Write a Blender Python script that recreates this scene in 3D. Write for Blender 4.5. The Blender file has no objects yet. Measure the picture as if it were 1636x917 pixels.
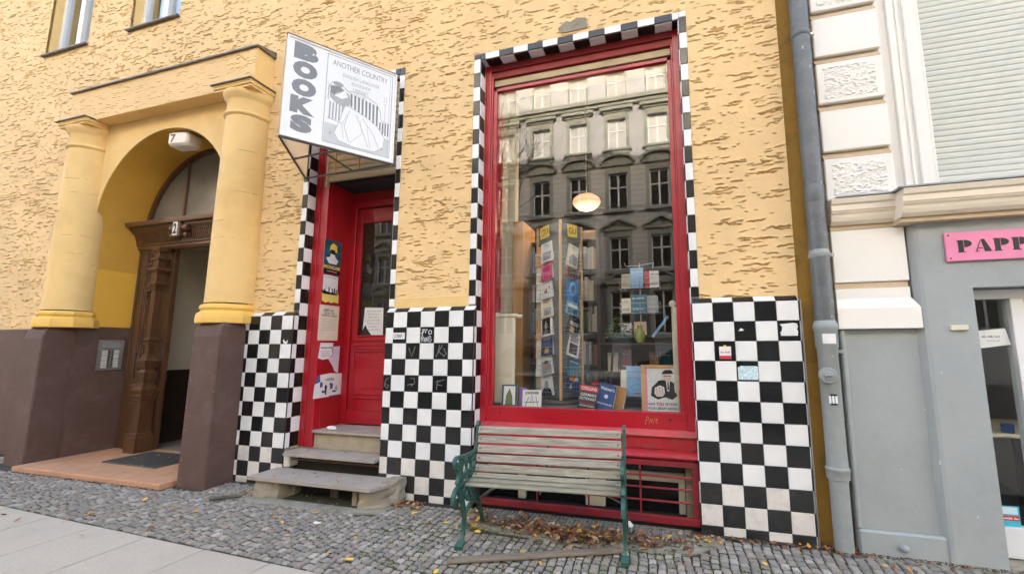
import bpy, bmesh, math, random
import numpy as np
from mathutils import Vector, Matrix
R = math.radians
random.seed(7)
rng = np.random.default_rng(7)
SC = bpy.context.scene
COL = SC.collection

# ------------------------------------------------------------------ camera, light, sky
cam = bpy.data.cameras.new('camera'); camo = bpy.data.objects.new('camera', cam); COL.objects.link(camo)
RM = ((0.9632925, 0.26844043, -0.00270101), (-0.03652416, 0.12108505, -0.99196996), (-0.26595779, 0.95565587, 0.12644488))
right, down, fwd = [Vector(r) for r in RM]
m3 = Matrix((right, -down, -fwd)).transposed()
camo.matrix_world = Matrix.Translation((-0.1876, -3.3978, 1.3735)) @ m3.to_4x4()
cam.sensor_fit = 'HORIZONTAL'; cam.sensor_width = 36.0
cam.lens = 36.0 * 651.5 / 1636
cam.shift_x = -(886 - 818) / 1636; cam.shift_y = (472 - 458.5) / 1636
cam.clip_start = 0.05; cam.clip_end = 2000
SC.camera = camo

SUN_EL, SUN_ROT = 22.0, 12.0      # the sun stands behind the yellow house: its street front lies in open shade
world = bpy.data.worlds.new('World'); SC.world = world; world.use_nodes = True
wn = world.node_tree; wn.nodes.clear()
sky = wn.nodes.new('ShaderNodeTexSky'); sky.sky_type = 'NISHITA'; sky.sun_disc = False
sky.sun_elevation = R(SUN_EL); sky.sun_rotation = R(SUN_ROT)
sky.air_density = 1.0; sky.dust_density = 4.0; sky.ozone_density = 0.4
bg = wn.nodes.new('ShaderNodeBackground'); bg.inputs[1].default_value = 0.15
wo = wn.nodes.new('ShaderNodeOutputWorld')
wn.links.new(sky.outputs[0], bg.inputs[0]); wn.links.new(bg.outputs[0], wo.inputs[0])
sl = bpy.data.lights.new('sun', 'SUN'); sl.energy = 2.2; sl.angle = R(0.5); sl.color = (1.0, 0.91, 0.79)
so = bpy.data.objects.new('sun', sl); COL.objects.link(so)
sd = Vector((math.sin(R(SUN_ROT)) * math.cos(R(SUN_EL)), math.cos(R(SUN_ROT)) * math.cos(R(SUN_EL)), math.sin(R(SUN_EL))))
so.rotation_euler = sd.to_track_quat('Z', 'Y').to_euler()
so.location = (0, 5, 30)
SC.view_settings.view_transform = 'Standard'; SC.view_settings.look = 'None'
SC.view_settings.exposure = 3.32; SC.view_settings.gamma = 1.0
SC.render.engine = 'CYCLES'
SC.cycles.max_bounces = 8; SC.cycles.diffuse_bounces = 4; SC.cycles.transparent_max_bounces = 12
SC.cycles.caustics_reflective = False; SC.cycles.caustics_refractive = False

# ------------------------------------------------------------------ materials
MATS = {}
def mat(name, col, rough=0.6, var=0.12, vs=4.0, bump=0.15, bs=60.0, metal=0.0, dirt=None, dcol=(0.08, 0.07, 0.05), ds=3.0,
        coat=0.0, spec=0.5, rnd=0.0, stretch=(1, 1, 1), bdist=0.004, emis=None):
    if name in MATS: return MATS[name]
    m = bpy.data.materials.new(name); m.use_nodes = True; t = m.node_tree; N = t.nodes; L = t.links
    b = N['Principled BSDF']
    b.inputs['Roughness'].default_value = rough; b.inputs['Metallic'].default_value = metal
    b.inputs['Specular IOR Level'].default_value = spec; b.inputs['Coat Weight'].default_value = coat
    tc = N.new('ShaderNodeTexCoord'); oi = N.new('ShaderNodeObjectInfo')
    ad = N.new('ShaderNodeVectorMath'); ad.operation = 'MULTIPLY_ADD'
    L.new(oi.outputs['Random'], ad.inputs[0]); ad.inputs[1].default_value = (37, 23, 51); L.new(tc.outputs['Object'], ad.inputs[2])
    mp = N.new('ShaderNodeMapping'); mp.inputs['Scale'].default_value = stretch; L.new(ad.outputs[0], mp.inputs[0])
    n1 = N.new('ShaderNodeTexNoise'); n1.inputs['Scale'].default_value = vs; n1.inputs['Detail'].default_value = 6; n1.inputs['Roughness'].default_value = .65
    L.new(mp.outputs[0], n1.inputs[0])
    cr = N.new('ShaderNodeValToRGB'); L.new(n1.outputs[0], cr.inputs[0])
    cr.color_ramp.elements[0].position = .3; cr.color_ramp.elements[1].position = .7
    cr.color_ramp.elements[0].color = tuple(max(0, c * (1 - var)) for c in col) + (1,)
    cr.color_ramp.elements[1].color = tuple(min(1, c * (1 + var)) for c in col) + (1,)
    out = cr.outputs[0]
    if rnd:
        mm = N.new('ShaderNodeMapRange'); mm.inputs[3].default_value = 1 - rnd; mm.inputs[4].default_value = 1 + rnd
        L.new(oi.outputs['Random'], mm.inputs[0])
        mx = N.new('ShaderNodeVectorMath'); mx.operation = 'SCALE'; L.new(out, mx.inputs[0]); L.new(mm.outputs[0], mx.inputs[3]); out = mx.outputs[0]
    if dirt:
        n2 = N.new('ShaderNodeTexNoise'); n2.inputs['Scale'].default_value = ds; n2.inputs['Detail'].default_value = 8; n2.inputs['Roughness'].default_value = .7
        L.new(ad.outputs[0], n2.inputs[0])
        mr = N.new('ShaderNodeMapRange'); mr.inputs[1].default_value = .5; mr.inputs[2].default_value = .75; mr.inputs[4].default_value = dirt
        L.new(n2.outputs[0], mr.inputs[0])
        mx = N.new('ShaderNodeMix'); mx.data_type = 'RGBA'; L.new(mr.outputs[0], mx.inputs[0]); L.new(out, mx.inputs[6]); mx.inputs[7].default_value = dcol + (1,)
        out = mx.outputs[2]
        ra = N.new('ShaderNodeMapRange'); ra.inputs[3].default_value = rough; ra.inputs[4].default_value = min(1, rough + .35); L.new(mr.outputs[0], ra.inputs[0]); L.new(ra.outputs[0], b.inputs['Roughness'])
    L.new(out, b.inputs['Base Color'])
    if bump:
        n3 = N.new('ShaderNodeTexNoise'); n3.inputs['Scale'].default_value = bs; n3.inputs['Detail'].default_value = 5
        L.new(mp.outputs[0], n3.inputs[0])
        bn = N.new('ShaderNodeBump'); bn.inputs['Strength'].default_value = bump; bn.inputs['Distance'].default_value = bdist
        n4 = N.new('ShaderNodeTexNoise'); n4.inputs['Scale'].default_value = bs / 9; n4.inputs['Detail'].default_value = 2; L.new(mp.outputs[0], n4.inputs[0])
        hm = N.new('ShaderNodeMath'); hm.operation = 'MULTIPLY_ADD'; hm.inputs[1].default_value = 2.2; L.new(n4.outputs[0], hm.inputs[0]); L.new(n3.outputs[0], hm.inputs[2])
        L.new(hm.outputs[0], bn.inputs['Height']); L.new(bn.outputs[0], b.inputs['Normal'])
    if emis:
        b.inputs['Emission Color'].default_value = emis[0] + (1,); b.inputs['Emission Strength'].default_value = emis[1]
    MATS[name] = m; return m

def glass_mat(name, ior=1.5, tint=(1, 1, 1), boost=0.0, rough=0.0):
    if name in MATS: return MATS[name]
    m = bpy.data.materials.new(name); m.use_nodes = True; t = m.node_tree; N = t.nodes; L = t.links; N.clear()
    o = N.new('ShaderNodeOutputMaterial'); mx = N.new('ShaderNodeMixShader'); tr = N.new('ShaderNodeBsdfTransparent'); gl = N.new('ShaderNodeBsdfGlossy')
    tr.inputs[0].default_value = tint + (1,); gl.inputs['Roughness'].default_value = rough
    fr = N.new('ShaderNodeLayerWeight'); fr.inputs[0].default_value = .5      # Schlick: the same from both sides of the pane
    pw = N.new('ShaderNodeMath'); pw.operation = 'POWER'; pw.inputs[1].default_value = 5; L.new(fr.outputs['Facing'], pw.inputs[0])
    r0 = 2 * ((ior - 1) / (ior + 1)) ** 2
    ml = N.new('ShaderNodeMath'); ml.operation = 'MULTIPLY_ADD'; ml.inputs[1].default_value = 1 - r0; ml.inputs[2].default_value = r0; L.new(pw.outputs[0], ml.inputs[0])
    ma = N.new('ShaderNodeMath'); ma.operation = 'ADD'; ma.inputs[1].default_value = boost; ma.use_clamp = True
    nz = N.new('ShaderNodeTexNoise'); nz.inputs['Scale'].default_value = 1.3; tc = N.new('ShaderNodeTexCoord'); L.new(tc.outputs['Object'], nz.inputs[0])
    bn = N.new('ShaderNodeBump'); bn.inputs['Strength'].default_value = .04; bn.inputs['Distance'].default_value = .0025; L.new(nz.outputs[0], bn.inputs['Height']); L.new(bn.outputs[0], gl.inputs['Normal'])
    L.new(ml.outputs[0], ma.inputs[0]); L.new(ma.outputs[0], mx.inputs[0]); L.new(tr.outputs[0], mx.inputs[1]); L.new(gl.outputs[0], mx.inputs[2]); L.new(mx.outputs[0], o.inputs[0])
    MATS[name] = m; return m

YEL = (0.79, 0.55, 0.272)
stucco = mat('yellow_plaster', YEL, .85, .06, 1.2, .35, 140, dirt=.25, dcol=(.62, .41, .19), ds=1.5)
smooth = mat('smooth_yellow_plaster', (0.79, 0.545, 0.225), .75, .07, 2, .3, 50, dirt=.45, dcol=(.58, .36, .13), ds=1.7)
ochre = mat('ochre_plaster', (0.60, 0.33, 0.045), .8, .08, 2, .25, 70, dirt=.35, dcol=(.34, .20, .05), ds=3)
ochre_d = mat('weathered_ochre_plaster', (0.38, 0.21, 0.035), .9, .25, 5, .6, 60, dirt=.9, dcol=(.10, .07, .035), ds=5)
brown = mat('brown_plinth_paint', (0.098, 0.053, 0.042), .75, .15, 3, .35, 90, dirt=.45, dcol=(.20, .14, .12), ds=4)
red = mat('red_gloss_paint', (0.40, 0.007, 0.018), .32, .12, 3, .12, 40, dirt=.4, dcol=(.22, .02, .018), ds=5, coat=.2)
redw = mat('weathered_red_paint', (0.36, 0.010, 0.018), .5, .2, 5, .3, 60, dirt=.55, dcol=(.22, .09, .07), ds=7)
tile_w = mat('white_glazed_tile', (0.80, 0.79, 0.77), .16, .03, 9, .04, 30, dirt=.12, dcol=(.55, .47, .38), ds=12, rnd=.03)
tile_wd = mat('grimy_white_tile', (0.74, 0.70, 0.64), .3, .06, 9, .08, 30, dirt=.5, dcol=(.42, .33, .25), ds=14, rnd=.05)
tile_b = mat('black_glazed_tile', (0.010, 0.010, 0.010), .14, .1, 9, .04, 30, dirt=.03, dcol=(.10, .10, .10), ds=20, rnd=.2)
tile_bd = mat('grimy_black_tile', (0.022, 0.022, 0.022), .35, .15, 14, .1, 30, dirt=.35, dcol=(.11, .10, .09), ds=20, rnd=.2)
grout = mat('grout', (0.17, 0.155, 0.14), .9, .2, 30)
steel = mat('checker_steel', (0.36, 0.315, 0.265), .6, .15, 12, .4, 90, metal=0, dirt=.75, dcol=(.24, .19, .14), ds=6)
trim = mat('steel_trim', (0.42, 0.41, 0.39), .4, .1, 20, .1, 60, metal=.8)
rust = mat('rusty_steel', (0.17, 0.09, 0.06), .8, .35, 25, .5, 80, dirt=.6, dcol=(.07, .045, .03), ds=10)
dark_steel = mat('dark_weathered_steel', (0.17, 0.15, 0.13), .55, .3, 20, .3, 80, metal=.4, dirt=.5, dcol=(.20, .10, .05), ds=12)
conc = mat('old_concrete', (0.33, 0.29, 0.22), .95, .35, 8, .8, 50, dirt=.6, dcol=(.14, .12, .09), ds=4, bdist=.01)
mossc = mat('mossy_concrete', (0.30, 0.28, 0.22), .95, .25, 8, .8, 60, dirt=.75, dcol=(.13, .14, .05), ds=3.5, bdist=.01)
granite = mat('granite_slab', (0.46, 0.415, 0.345), .85, .10, 90, .5, 160, dirt=.3, dcol=(.33, .29, .24), ds=2, rnd=.03)
cob = [mat('cobble_grey', (0.30, 0.275, 0.24), .8, .18, 25, .6, 90, rnd=.22, dirt=.3, dcol=(.15, .14, .12), ds=8),
       mat('cobble_warm', (0.335, 0.29, 0.24), .8, .18, 25, .6, 90, rnd=.2, dirt=.3, dcol=(.16, .14, .12), ds=8),
       mat('cobble_pale', (0.42, 0.385, 0.335), .8, .18, 25, .6, 90, rnd=.18, dirt=.2, dcol=(.2, .19, .17), ds=8)]
bed = mat('joint_sand', (0.055, 0.05, 0.04), .95, .4, 14, .8, 120, dirt=.85, dcol=(.045, .065, .015), ds=2.2)
asph = mat('asphalt', (0.055, 0.055, 0.055), .9, .2, 30, .5, 200)
wood_d = mat('dark_brown_wood', (0.105, 0.048, 0.022), .38, .3, 5, .3, 50, dirt=.4, dcol=(.09, .035, .015), ds=4, stretch=(4, 4, .6), coat=.15)
wood_dk = mat('very_dark_wood', (0.035, 0.018, 0.012), .45, .3, 5, .3, 50)
slatw = mat('weathered_slat_wood', (0.34, 0.305, 0.25), .8, .35, 6, .6, 50, dirt=.5, dcol=(.27, .25, .20), ds=6, stretch=(1, 12, 12), rnd=.06)
slatm = mat('mossy_slat_wood', (0.30, 0.27, 0.20), .85, .38, 6, .6, 50, dirt=.75, dcol=(.22, .22, .12), ds=4, stretch=(1, 12, 12), rnd=.06)
green = mat('green_cast_iron', (0.028, 0.092, 0.072), .4, .2, 12, .3, 60, dirt=.3, dcol=(.05, .06, .05), ds=14)
terra = mat('terracotta_floor', (0.50, 0.265, 0.145), .75, .12, 5, .2, 60, dirt=.45, dcol=(.38, .24, .16), ds=3)
rubber = mat('rubber_mat', (0.085, 0.085, 0.078), .9, .25, 40, .8, 220, dirt=.4, dcol=(.16, .15, .13), ds=8)
white_p = mat('white_render', (0.84, 0.80, 0.735), .75, .025, 2, .15, 80, dirt=.12, dcol=(.70, .62, .50), ds=2)
beige_p = mat('beige_moulding_paint', (0.60, 0.46, 0.30), .75, .05, 4, .15, 80, dirt=.3, dcol=(.52, .42, .30), ds=4)
grey_p = mat('grey_render', (0.345, 0.372, 0.370), .7, .05, 2, .25, 120, dirt=.5, dcol=(.27, .275, .26), ds=1.6)
pipe_d = mat('slate_blue_pipe_paint', (0.115, 0.125, 0.130), .38, .2, 8, .2, 50, dirt=.6, dcol=(.25, .25, .24), ds=6)
pipe_l = mat('pale_grey_pipe_paint', (0.30, 0.325, 0.315), .5, .08, 5, .2, 50, dirt=.4, dcol=(.20, .20, .19), ds=7)
shut = mat('pale_shutter_plastic', (0.59, 0.59, 0.525), .5, .04, 3, .05, 30, dirt=.2, dcol=(.5, .48, .38), ds=2)
tan = mat('tan_shutter_wood', (0.50, 0.40, 0.24), .6, .12, 3, .3, 50, dirt=.5, dcol=(.27, .20, .11), ds=6, stretch=(.5, 5, 5))
white_g = mat('white_sign_enamel', (0.76, 0.76, 0.76), .3, .02, 4, .03, 30)
cream = mat('cream_paint', (0.72, 0.66, 0.50), .5, .06, 4, .1, 30, dirt=.3, dcol=(.5, .42, .28), ds=4)
sgrey = mat('sign_grey_print', (0.20, 0.21, 0.225), .5, .05, 5, 0)
slight = mat('sign_pale_print', (0.36, 0.37, 0.385), .5, .08, 9, 0)
sfaint = mat('sign_faint_print', (0.55, 0.56, 0.575), .5, .08, 30, 0)
black = mat('black_print', (0.012, 0.012, 0.013), .5, .1, 5, 0)
pink = mat('pink_sign_board', (0.80, 0.25, 0.42), .45, .04, 3, .03, 20)
paper = mat('white_paper', (0.76, 0.75, 0.73), .8, .05, 8, .1, 20, rnd=.03)
paper_c = mat('cream_paper', (0.72, 0.62, 0.48), .8, .05, 8, .1, 20)
paper_y = mat('yellow_paper', (0.80, 0.64, 0.16), .8, .08, 8, .1, 20)
paper_l = mat('lilac_paper', (0.66, 0.58, 0.70), .8, .05, 8, .1, 20)
blue_p = mat('blue_print', (0.02, 0.07, 0.24), .5, .15, 12, 0)
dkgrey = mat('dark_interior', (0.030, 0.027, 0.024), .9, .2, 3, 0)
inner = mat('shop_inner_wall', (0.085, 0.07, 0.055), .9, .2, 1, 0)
floor_in = mat('shop_floorboards', (0.10, 0.06, 0.035), .5, .2, 4, .1, 20)
pine = mat('pine_wood', (0.62, 0.36, 0.15), .5, .12, 3, .15, 40, stretch=(6, 6, .8))
shelfw = mat('oak_shelf_wood', (0.42, 0.21, 0.065), .5, .15, 3, .15, 40, stretch=(6, 6, .8))
wire = mat('chrome_wire', (0.5, 0.5, 0.48), .3, .05, 5, 0, metal=.9)
gut_y = mat('yellow_card', (0.85, 0.60, 0.08), .6, .04, 4, 0)
corr = mat('corridor_wall', (0.60, 0.56, 0.44), .8, .06, 2, .1, 30)
frost = mat('dusty_lunette_glass', (0.20, 0.19, 0.165), .25, .25, 2, .05, 20)
glass_shop = glass_mat('shop_window_glass', 1.52, (.97, .98, .97), .05)
glass_door = glass_mat('door_glass', 1.5, (.9, .92, .9), .0)
glass_far = glass_mat('window_glass', 1.6, (.85, .9, .9), .12)
leafm = [mat('leaf_%s' % n, c, .7, .25, 30, .3, 60, rnd=.25) for n, c in
         (('rust', (.30, .11, .045)), ('yellow', (.72, .44, .06)), ('brown', (.15, .085, .045)), ('tan', (.42, .29, .18)), ('gold', (.60, .27, .05)))]

# ------------------------------------------------------------------ builders
def thing(name, label, cat, loc=(0, 0, 0), rz=0.0, group=None):
    o = bpy.data.objects.new(name, None); COL.objects.link(o); o.empty_display_size = .1
    o.location = loc; o.rotation_euler = (0, 0, rz); o['label'] = label; o['category'] = cat
    if group: o['group'] = group
    return o
def tag(o, label=None, cat=None, group=None, kind=None):
    if label: o['label'] = label
    if cat: o['category'] = cat
    if group: o['group'] = group
    if kind: o['kind'] = kind
    return o
def wloc(p):
    v = Vector((0, 0, 0))
    while p is not None: v = v + p.location; p = p.parent
    return v
class MB:
    def __init__(s): s.v = []; s.f = []; s.m = []; s.cur = 0
    def add(s, vs, fs):
        n = len(s.v); s.v += [tuple(v) for v in vs]; s.f += [tuple(n + i for i in f) for f in fs]; s.m += [s.cur] * len(fs); return s
    def box(s, x0, x1, y0, y1, z0, z1, ch=0.0):
        if x0 > x1: x0, x1 = x1, x0
        if y0 > y1: y0, y1 = y1, y0
        if z0 > z1: z0, z1 = z1, z0
        if ch <= 0:
            return s.add([(x0, y0, z0), (x1, y0, z0), (x1, y1, z0), (x0, y1, z0), (x0, y0, z1), (x1, y0, z1), (x1, y1, z1), (x0, y1, z1)],
                  [(0, 3, 2, 1), (4, 5, 6, 7), (0, 1, 5, 4), (1, 2, 6, 5), (2, 3, 7, 6), (3, 0, 4, 7)])
        c = min(ch, (x1 - x0) / 2.2, (y1 - y0) / 2.2, (z1 - z0) / 2.2)
        V = {}; vs = []
        for i, x in enumerate((x0, x1)):
            for j, y in enumerate((y0, y1)):
                for k, z in enumerate((z0, z1)):
                    sx, sy, sz = (1, -1)[i], (1, -1)[j], (1, -1)[k]
                    for ax in range(3):
                        p = [x + sx * c, y + sy * c, z + sz * c]; p[ax] = (x, y, z)[ax]
                        V[i, j, k, ax] = len(vs); vs.append(tuple(p))
        F = []
        for ax in range(3):
            o1, o2 = [a for a in range(3) if a != ax]
            for sd_ in (0, 1):
                q = []
                for a, b in ((0, 0), (1, 0), (1, 1), (0, 1)):
                    idx = [0, 0, 0]; idx[ax] = sd_; idx[o1] = a; idx[o2] = b; q.append(V[idx[0], idx[1], idx[2], ax])
                F.append(q)
            for a in (0, 1):
                for b in (0, 1):
                    q = []
                    for t, axx in ((0, o1), (1, o1), (1, o2), (0, o2)):
                        idx = [0, 0, 0]; idx[ax] = t; idx[o1] = a; idx[o2] = b; q.append(V[idx[0], idx[1], idx[2], axx])
                    F.append(q)
        for i in (0, 1):
            for j in (0, 1):
                for k in (0, 1): F.append([V[i, j, k, a] for a in range(3)])
        cx, cy, cz = (x0 + x1) / 2, (y0 + y1) / 2, (z0 + z1) / 2
        G = []
        for q in F:
            a, b, d = [Vector(vs[q[i]]) for i in (0, 1, 2)]
            nn = (b - a).cross(d - a); ce = sum((Vector(vs[i]) for i in q), Vector()) / len(q)
            G.append(q if nn.dot(ce - Vector((cx, cy, cz))) > 0 else q[::-1])
        return s.add(vs, G)
    def prism(s, poly, axis, a, b):      # poly: 2-D points; axis 'x': (y,z); 'y': (x,z); 'z': (x,y)
        def P(p, t): return {'x': (t, p[0], p[1]), 'y': (p[0], t, p[1]), 'z': (p[0], p[1], t)}[axis]
        n = len(poly); ar = sum(poly[i][0] * poly[(i + 1) % n][1] - poly[(i + 1) % n][0] * poly[i][1] for i in range(n))
        if (ar < 0): poly = poly[::-1]
        lo, hi = min(a, b), max(a, b)
        if axis == 'y': lo, hi = hi, lo
        vs = [P(p, lo) for p in poly] + [P(p, hi) for p in poly]
        fs = [tuple(range(n))[::-1], tuple(range(n, 2 * n))] + [(i, (i + 1) % n, n + (i + 1) % n, n + i) for i in range(n)]
        return s.add(vs, fs)
    def lathe(s, prof, c, n=32, a0=0, a1=2 * math.pi, axis='z'):   # prof: (r, h)
        full = abs(a1 - a0 - 2 * math.pi) < 1e-6; k = n if full else n + 1
        vs = []
        for r, h in prof:
            for i in range(k):
                t = a0 + (a1 - a0) * i / n; x, y = r * math.cos(t), r * math.sin(t)
                vs.append({'z': (c[0] + x, c[1] + y, c[2] + h), 'y': (c[0] + x, c[1] + h, c[2] - y), 'x': (c[0] + h, c[1] + x, c[2] + y)}[axis])
        fs = []
        for j in range(len(prof) - 1):
            for i in range(k if full else k - 1):
                i2 = (i + 1) % k; fs.append((j * k + i, j * k + i2, (j + 1) * k + i2, (j + 1) * k + i))
        if full:
            if prof[0][0] > 1e-5: fs.append(tuple(range(k))[::-1])
            if prof[-1][0] > 1e-5: fs.append(tuple((len(prof) - 1) * k + i for i in range(k)))
        return s.add(vs, fs)
    def tube(s, pts, r, n=8, flat=None):
        pts = [Vector(p) for p in pts]; rr = r if isinstance(r, (list, tuple)) else [r] * len(pts); vs = []
        up = None
        for i, p in enumerate(pts):
            d = (pts[min(i + 1, len(pts) - 1)] - pts[max(i - 1, 0)]).normalized()
            if up is None:
                up = Vector((0, 0, 1)) if abs(d.z) < .9 else Vector((1, 0, 0))
            sx = d.cross(up).normalized(); up = sx.cross(d).normalized()
            for k in range(n):
                t = 2 * math.pi * k / n
                vs.append(p + sx * math.cos(t) * rr[i] + up * math.sin(t) * rr[i])
        fs = [(j * n + k, j * n + (k + 1) % n, (j + 1) * n + (k + 1) % n, (j + 1) * n + k) for j in range(len(pts) - 1) for k in range(n)]
        fs += [tuple(range(n))[::-1], tuple((len(pts) - 1) * n + k for k in range(n))]
        return s.add(vs, fs)
    def ribbon(s, pts, w, y0, y1, closed=False):   # thick stroke in the x-z plane
        n = len(pts); L_ = []; R_ = []
        for i, p in enumerate(pts):
            a = pts[(i - 1) % n] if (closed or i > 0) else p; b = pts[(i + 1) % n] if (closed or i < n - 1) else p
            dx, dz = b[0] - a[0], b[1] - a[1]; l = math.hypot(dx, dz) or 1; nx, nz = -dz / l, dx / l
            ww = w[i] if isinstance(w, (list, tuple)) else w
            L_.append((p[0] + nx * ww / 2, p[1] + nz * ww / 2)); R_.append((p[0] - nx * ww / 2, p[1] - nz * ww / 2))
        vs = []
        for i in range(n): vs += [(L_[i][0], y0, L_[i][1]), (R_[i][0], y0, R_[i][1]), (R_[i][0], y1, R_[i][1]), (L_[i][0], y1, L_[i][1])]
        fs = []
        for i in range(n if closed else n - 1):
            a, b = 4 * i, 4 * ((i + 1) % n)
            for k in range(4): fs.append((a + k, b + k, b + (k + 1) % 4, a + (k + 1) % 4))
        if not closed: fs += [(0, 1, 2, 3), tuple(4 * (n - 1) + k for k in (3, 2, 1, 0))]
        return s.add(vs, fs)
    def build(s, name, m, parent=None, local=False, smooth_=False, recenter=True, mesh=None):
        me = bpy.data.meshes.new(name)
        V = np.array(s.v, float)
        if local: c = np.array([0, 0, 0.]); loc = Vector((0, 0, 0))
        else:
            c = (V.min(0) + V.max(0)) / 2; c[2] = V[:, 2].min()
            loc = Vector(c) - (wloc(parent) if parent is not None else Vector((0, 0, 0)))
        me.from_pydata([tuple(v) for v in (V - c)], [], s.f); 
        for x in (m if isinstance(m, (list, tuple)) else [m]): me.materials.append(x)
        if any(s.m): me.polygons.foreach_set('material_index', s.m)
        if smooth_:
            me.polygons.foreach_set('use_smooth', [True] * len(me.polygons))
        me.update()
        if smooth_: me.set_sharp_from_angle(angle=R(40))
        o = bpy.data.objects.new(name, me); COL.objects.link(o); o.location = loc
        if parent is not None: o.parent = parent
        return o
def fixn(o):
    bm = bmesh.new(); bm.from_mesh(o.data); bmesh.ops.recalc_face_normals(bm, faces=bm.faces); bm.to_mesh(o.data); bm.free(); return o
def struct(o): o['kind'] = 'structure'; return o
def dup(o, parent=None, loc=None, rot=None, m=None, scale=None):
    c = o.copy(); COL.objects.link(c)
    if parent is not None: c.parent = parent
    if loc is not None: c.location = loc
    if rot is not None: c.rotation_euler = rot
    if scale is not None: c.scale = scale
    return c
_tc = {}
def text_bm(s, h, w=None, bold=0.0, spacing=1.0):
    cu = bpy.data.curves.new('t', 'FONT'); cu.body = s; cu.size = 1; cu.offset = bold; cu.resolution_u = 3; cu.space_character = spacing
    ob = bpy.data.objects.new('t', cu); COL.objects.link(ob)
    dg = bpy.context.evaluated_depsgraph_get(); dg.update()
    me = bpy.data.meshes.new_from_object(ob.evaluated_get(dg))
    V = np.array([v.co[:] for v in me.vertices]).reshape(-1, 3); F = [tuple(p.vertices) for p in me.polygons]
    bpy.data.objects.remove(ob); bpy.data.curves.remove(cu); bpy.data.meshes.remove(me)
    lo, hi = V.min(0), V.max(0); V = V - (lo + hi) / 2
    sz = h / (hi[1] - lo[1]); sx = (w / (hi[0] - lo[0])) if w else sz
    return V[:, 0] * sx, V[:, 1] * sz, F
def text(parent, s, x, z, h, m, y=-0.002, w=None, bold=0.0, name='lettering', rot=0.0, spacing=1.0):
    X, Z, F = text_bm(s, h, w, bold, spacing)
    c, sn = math.cos(rot), math.sin(rot)
    b = MB(); b.add([(x + a * c - q * sn, y, z + a * sn + q * c) for a, q in zip(X, Z)], F)
    return b.build(name, m, parent, local=True)
def scrib(par, x, z, h, w_, m, y=-0.002, name='printed_line'):
    """a line of small print too small to read: a row of word-length dashes with uneven tops"""
    b = MB(); a = x - w_ / 2; rr_ = random.Random(int((x * 7 + z * 13 + w_ * 31) * 1e4))
    while a < x + w_ / 2 - h * .5:
        l = min(h * rr_.uniform(1.0, 3.5), x + w_ / 2 - a); q = a
        while q < a + l:
            lw = h * rr_.uniform(.25, .5); hh = h * rr_.choice([.6, .65, 1.0, .9]); b.add([(q, y, z - h / 2), (q + lw * .72, y, z - h / 2), (q + lw * .72, y, z - h / 2 + hh), (q, y, z - h / 2 + hh)], [(0, 1, 2, 3)]); q += lw
        a = q + h * .45
    return b.build(name, m, par, local=True)
def flat(parent, name, m, poly, y0=-0.003, y1=-0.0005):
    b = MB(); b.prism(poly, 'y', y0, y1); return b.build(name, m, parent, local=True)
def rect(x0, x1, z0, z1): return [(x0, z0), (x1, z0), (x1, z1), (x0, z1)]
def ell(cx, cz, rx, rz, n=16, a0=0, a1=360): return [(cx + rx * math.cos(R(a0 + (a1 - a0) * i / n)), cz + rz * math.sin(R(a0 + (a1 - a0) * i / n))) for i in range(n if a1 - a0 == 360 else n + 1)]

W = 0.045          # plane of the plastered wall; the tiled bases stand proud of it at y = 0
T = 0.15
def zr(r): return (11.45 - r) * T      # z of a tile row line

# ================================================================== GROUND
g = MB(); g.add([(-300, -300, -.032), (300, -300, -.032), (300, 300, -.032), (-300, 300, -.032)], [(0, 1, 2, 3)])
struct(g.build('ground', asph))
road = MB(); road.box(-60, 60, -14.5, -4.2, -.15, -.0279); struct(road.build('road', asph))
kb = MB()
for i in range(40): kb.box(-24 + i * 1.2, -24 + i * 1.2 + 1.19, -4.2, -4.02, -.2, .012, .012)
for i in range(40): kb.box(-24 + i * 1.2, -24 + i * 1.2 + 1.19, -14.7, -14.5, -.2, .09, .012)
struct(kb.build('kerb', granite))
pv = MB(); pv.box(-60, 60, -19, -14.7, -.2, .085); struct(pv.build('opposite_pavement', granite))
# slab pavement: each granite slab is a piece
def ybord(x): return -1.08 - .04 * (x + 4.7)
pave = struct(bpy.data.objects.new('pavement', None)); COL.objects.link(pave)
bb = MB(); bb.box(-30, 30, -4.02, -1.15, -.2, -.012); bb.build('slab_bedding', bed, pave)
xs = [-3.33 + .61 * k for k in range(-14, 12)]
sc_ = 0
for i in range(len(xs) - 1):
    a, b = xs[i] + .006, xs[i + 1] - .006
    y1 = min(ybord(a), ybord(b)) - .004; y1a, y1b = ybord(a) - .006, ybord(b) - .006
    for j, (ya, yb) in enumerate(((None, -2.05), (-2.05, -3.0), (-3.0, -3.99))):
        m = MB()
        tilt = rng.uniform(-.002, .002)
        if j == 0: poly = [(a, yb + .006), (b, yb + .006), (b, y1b), (a, y1a)]
        else: poly = [(a, yb + .006), (b, yb + .006), (b, ya - .006), (a, ya - .006)]
        ins = .006; cx = (a + b) / 2; cy = (poly[0][1] + poly[2][1]) / 2
        top = [(cx + (x - cx) * (1 - ins / .3), cy + (y - cy) * (1 - ins / .45), .001 + tilt) for x, y in poly]
        low = [(x, y, -.005) for x, y in poly]; bot = [(x, y, -.06) for x, y in poly]
        m.add(top + low + bot, [(0, 1, 2, 3)] + [(4 + k, 4 + (k + 1) % 4, (k + 1) % 4, k) for k in range(4)] + [(8 + k, 8 + (k + 1) % 4, 4 + (k + 1) % 4, 4 + k) for k in range(4)])
        m.build('slab', granite, pave)
fill = MB()
fill.box(-30, xs[0], -4.02, -1.0, -.03, 0); fill.box(xs[-1], 30, -4.02, -1.3, -.03, 0); fill.build('far_slabs', granite, pave)

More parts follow.
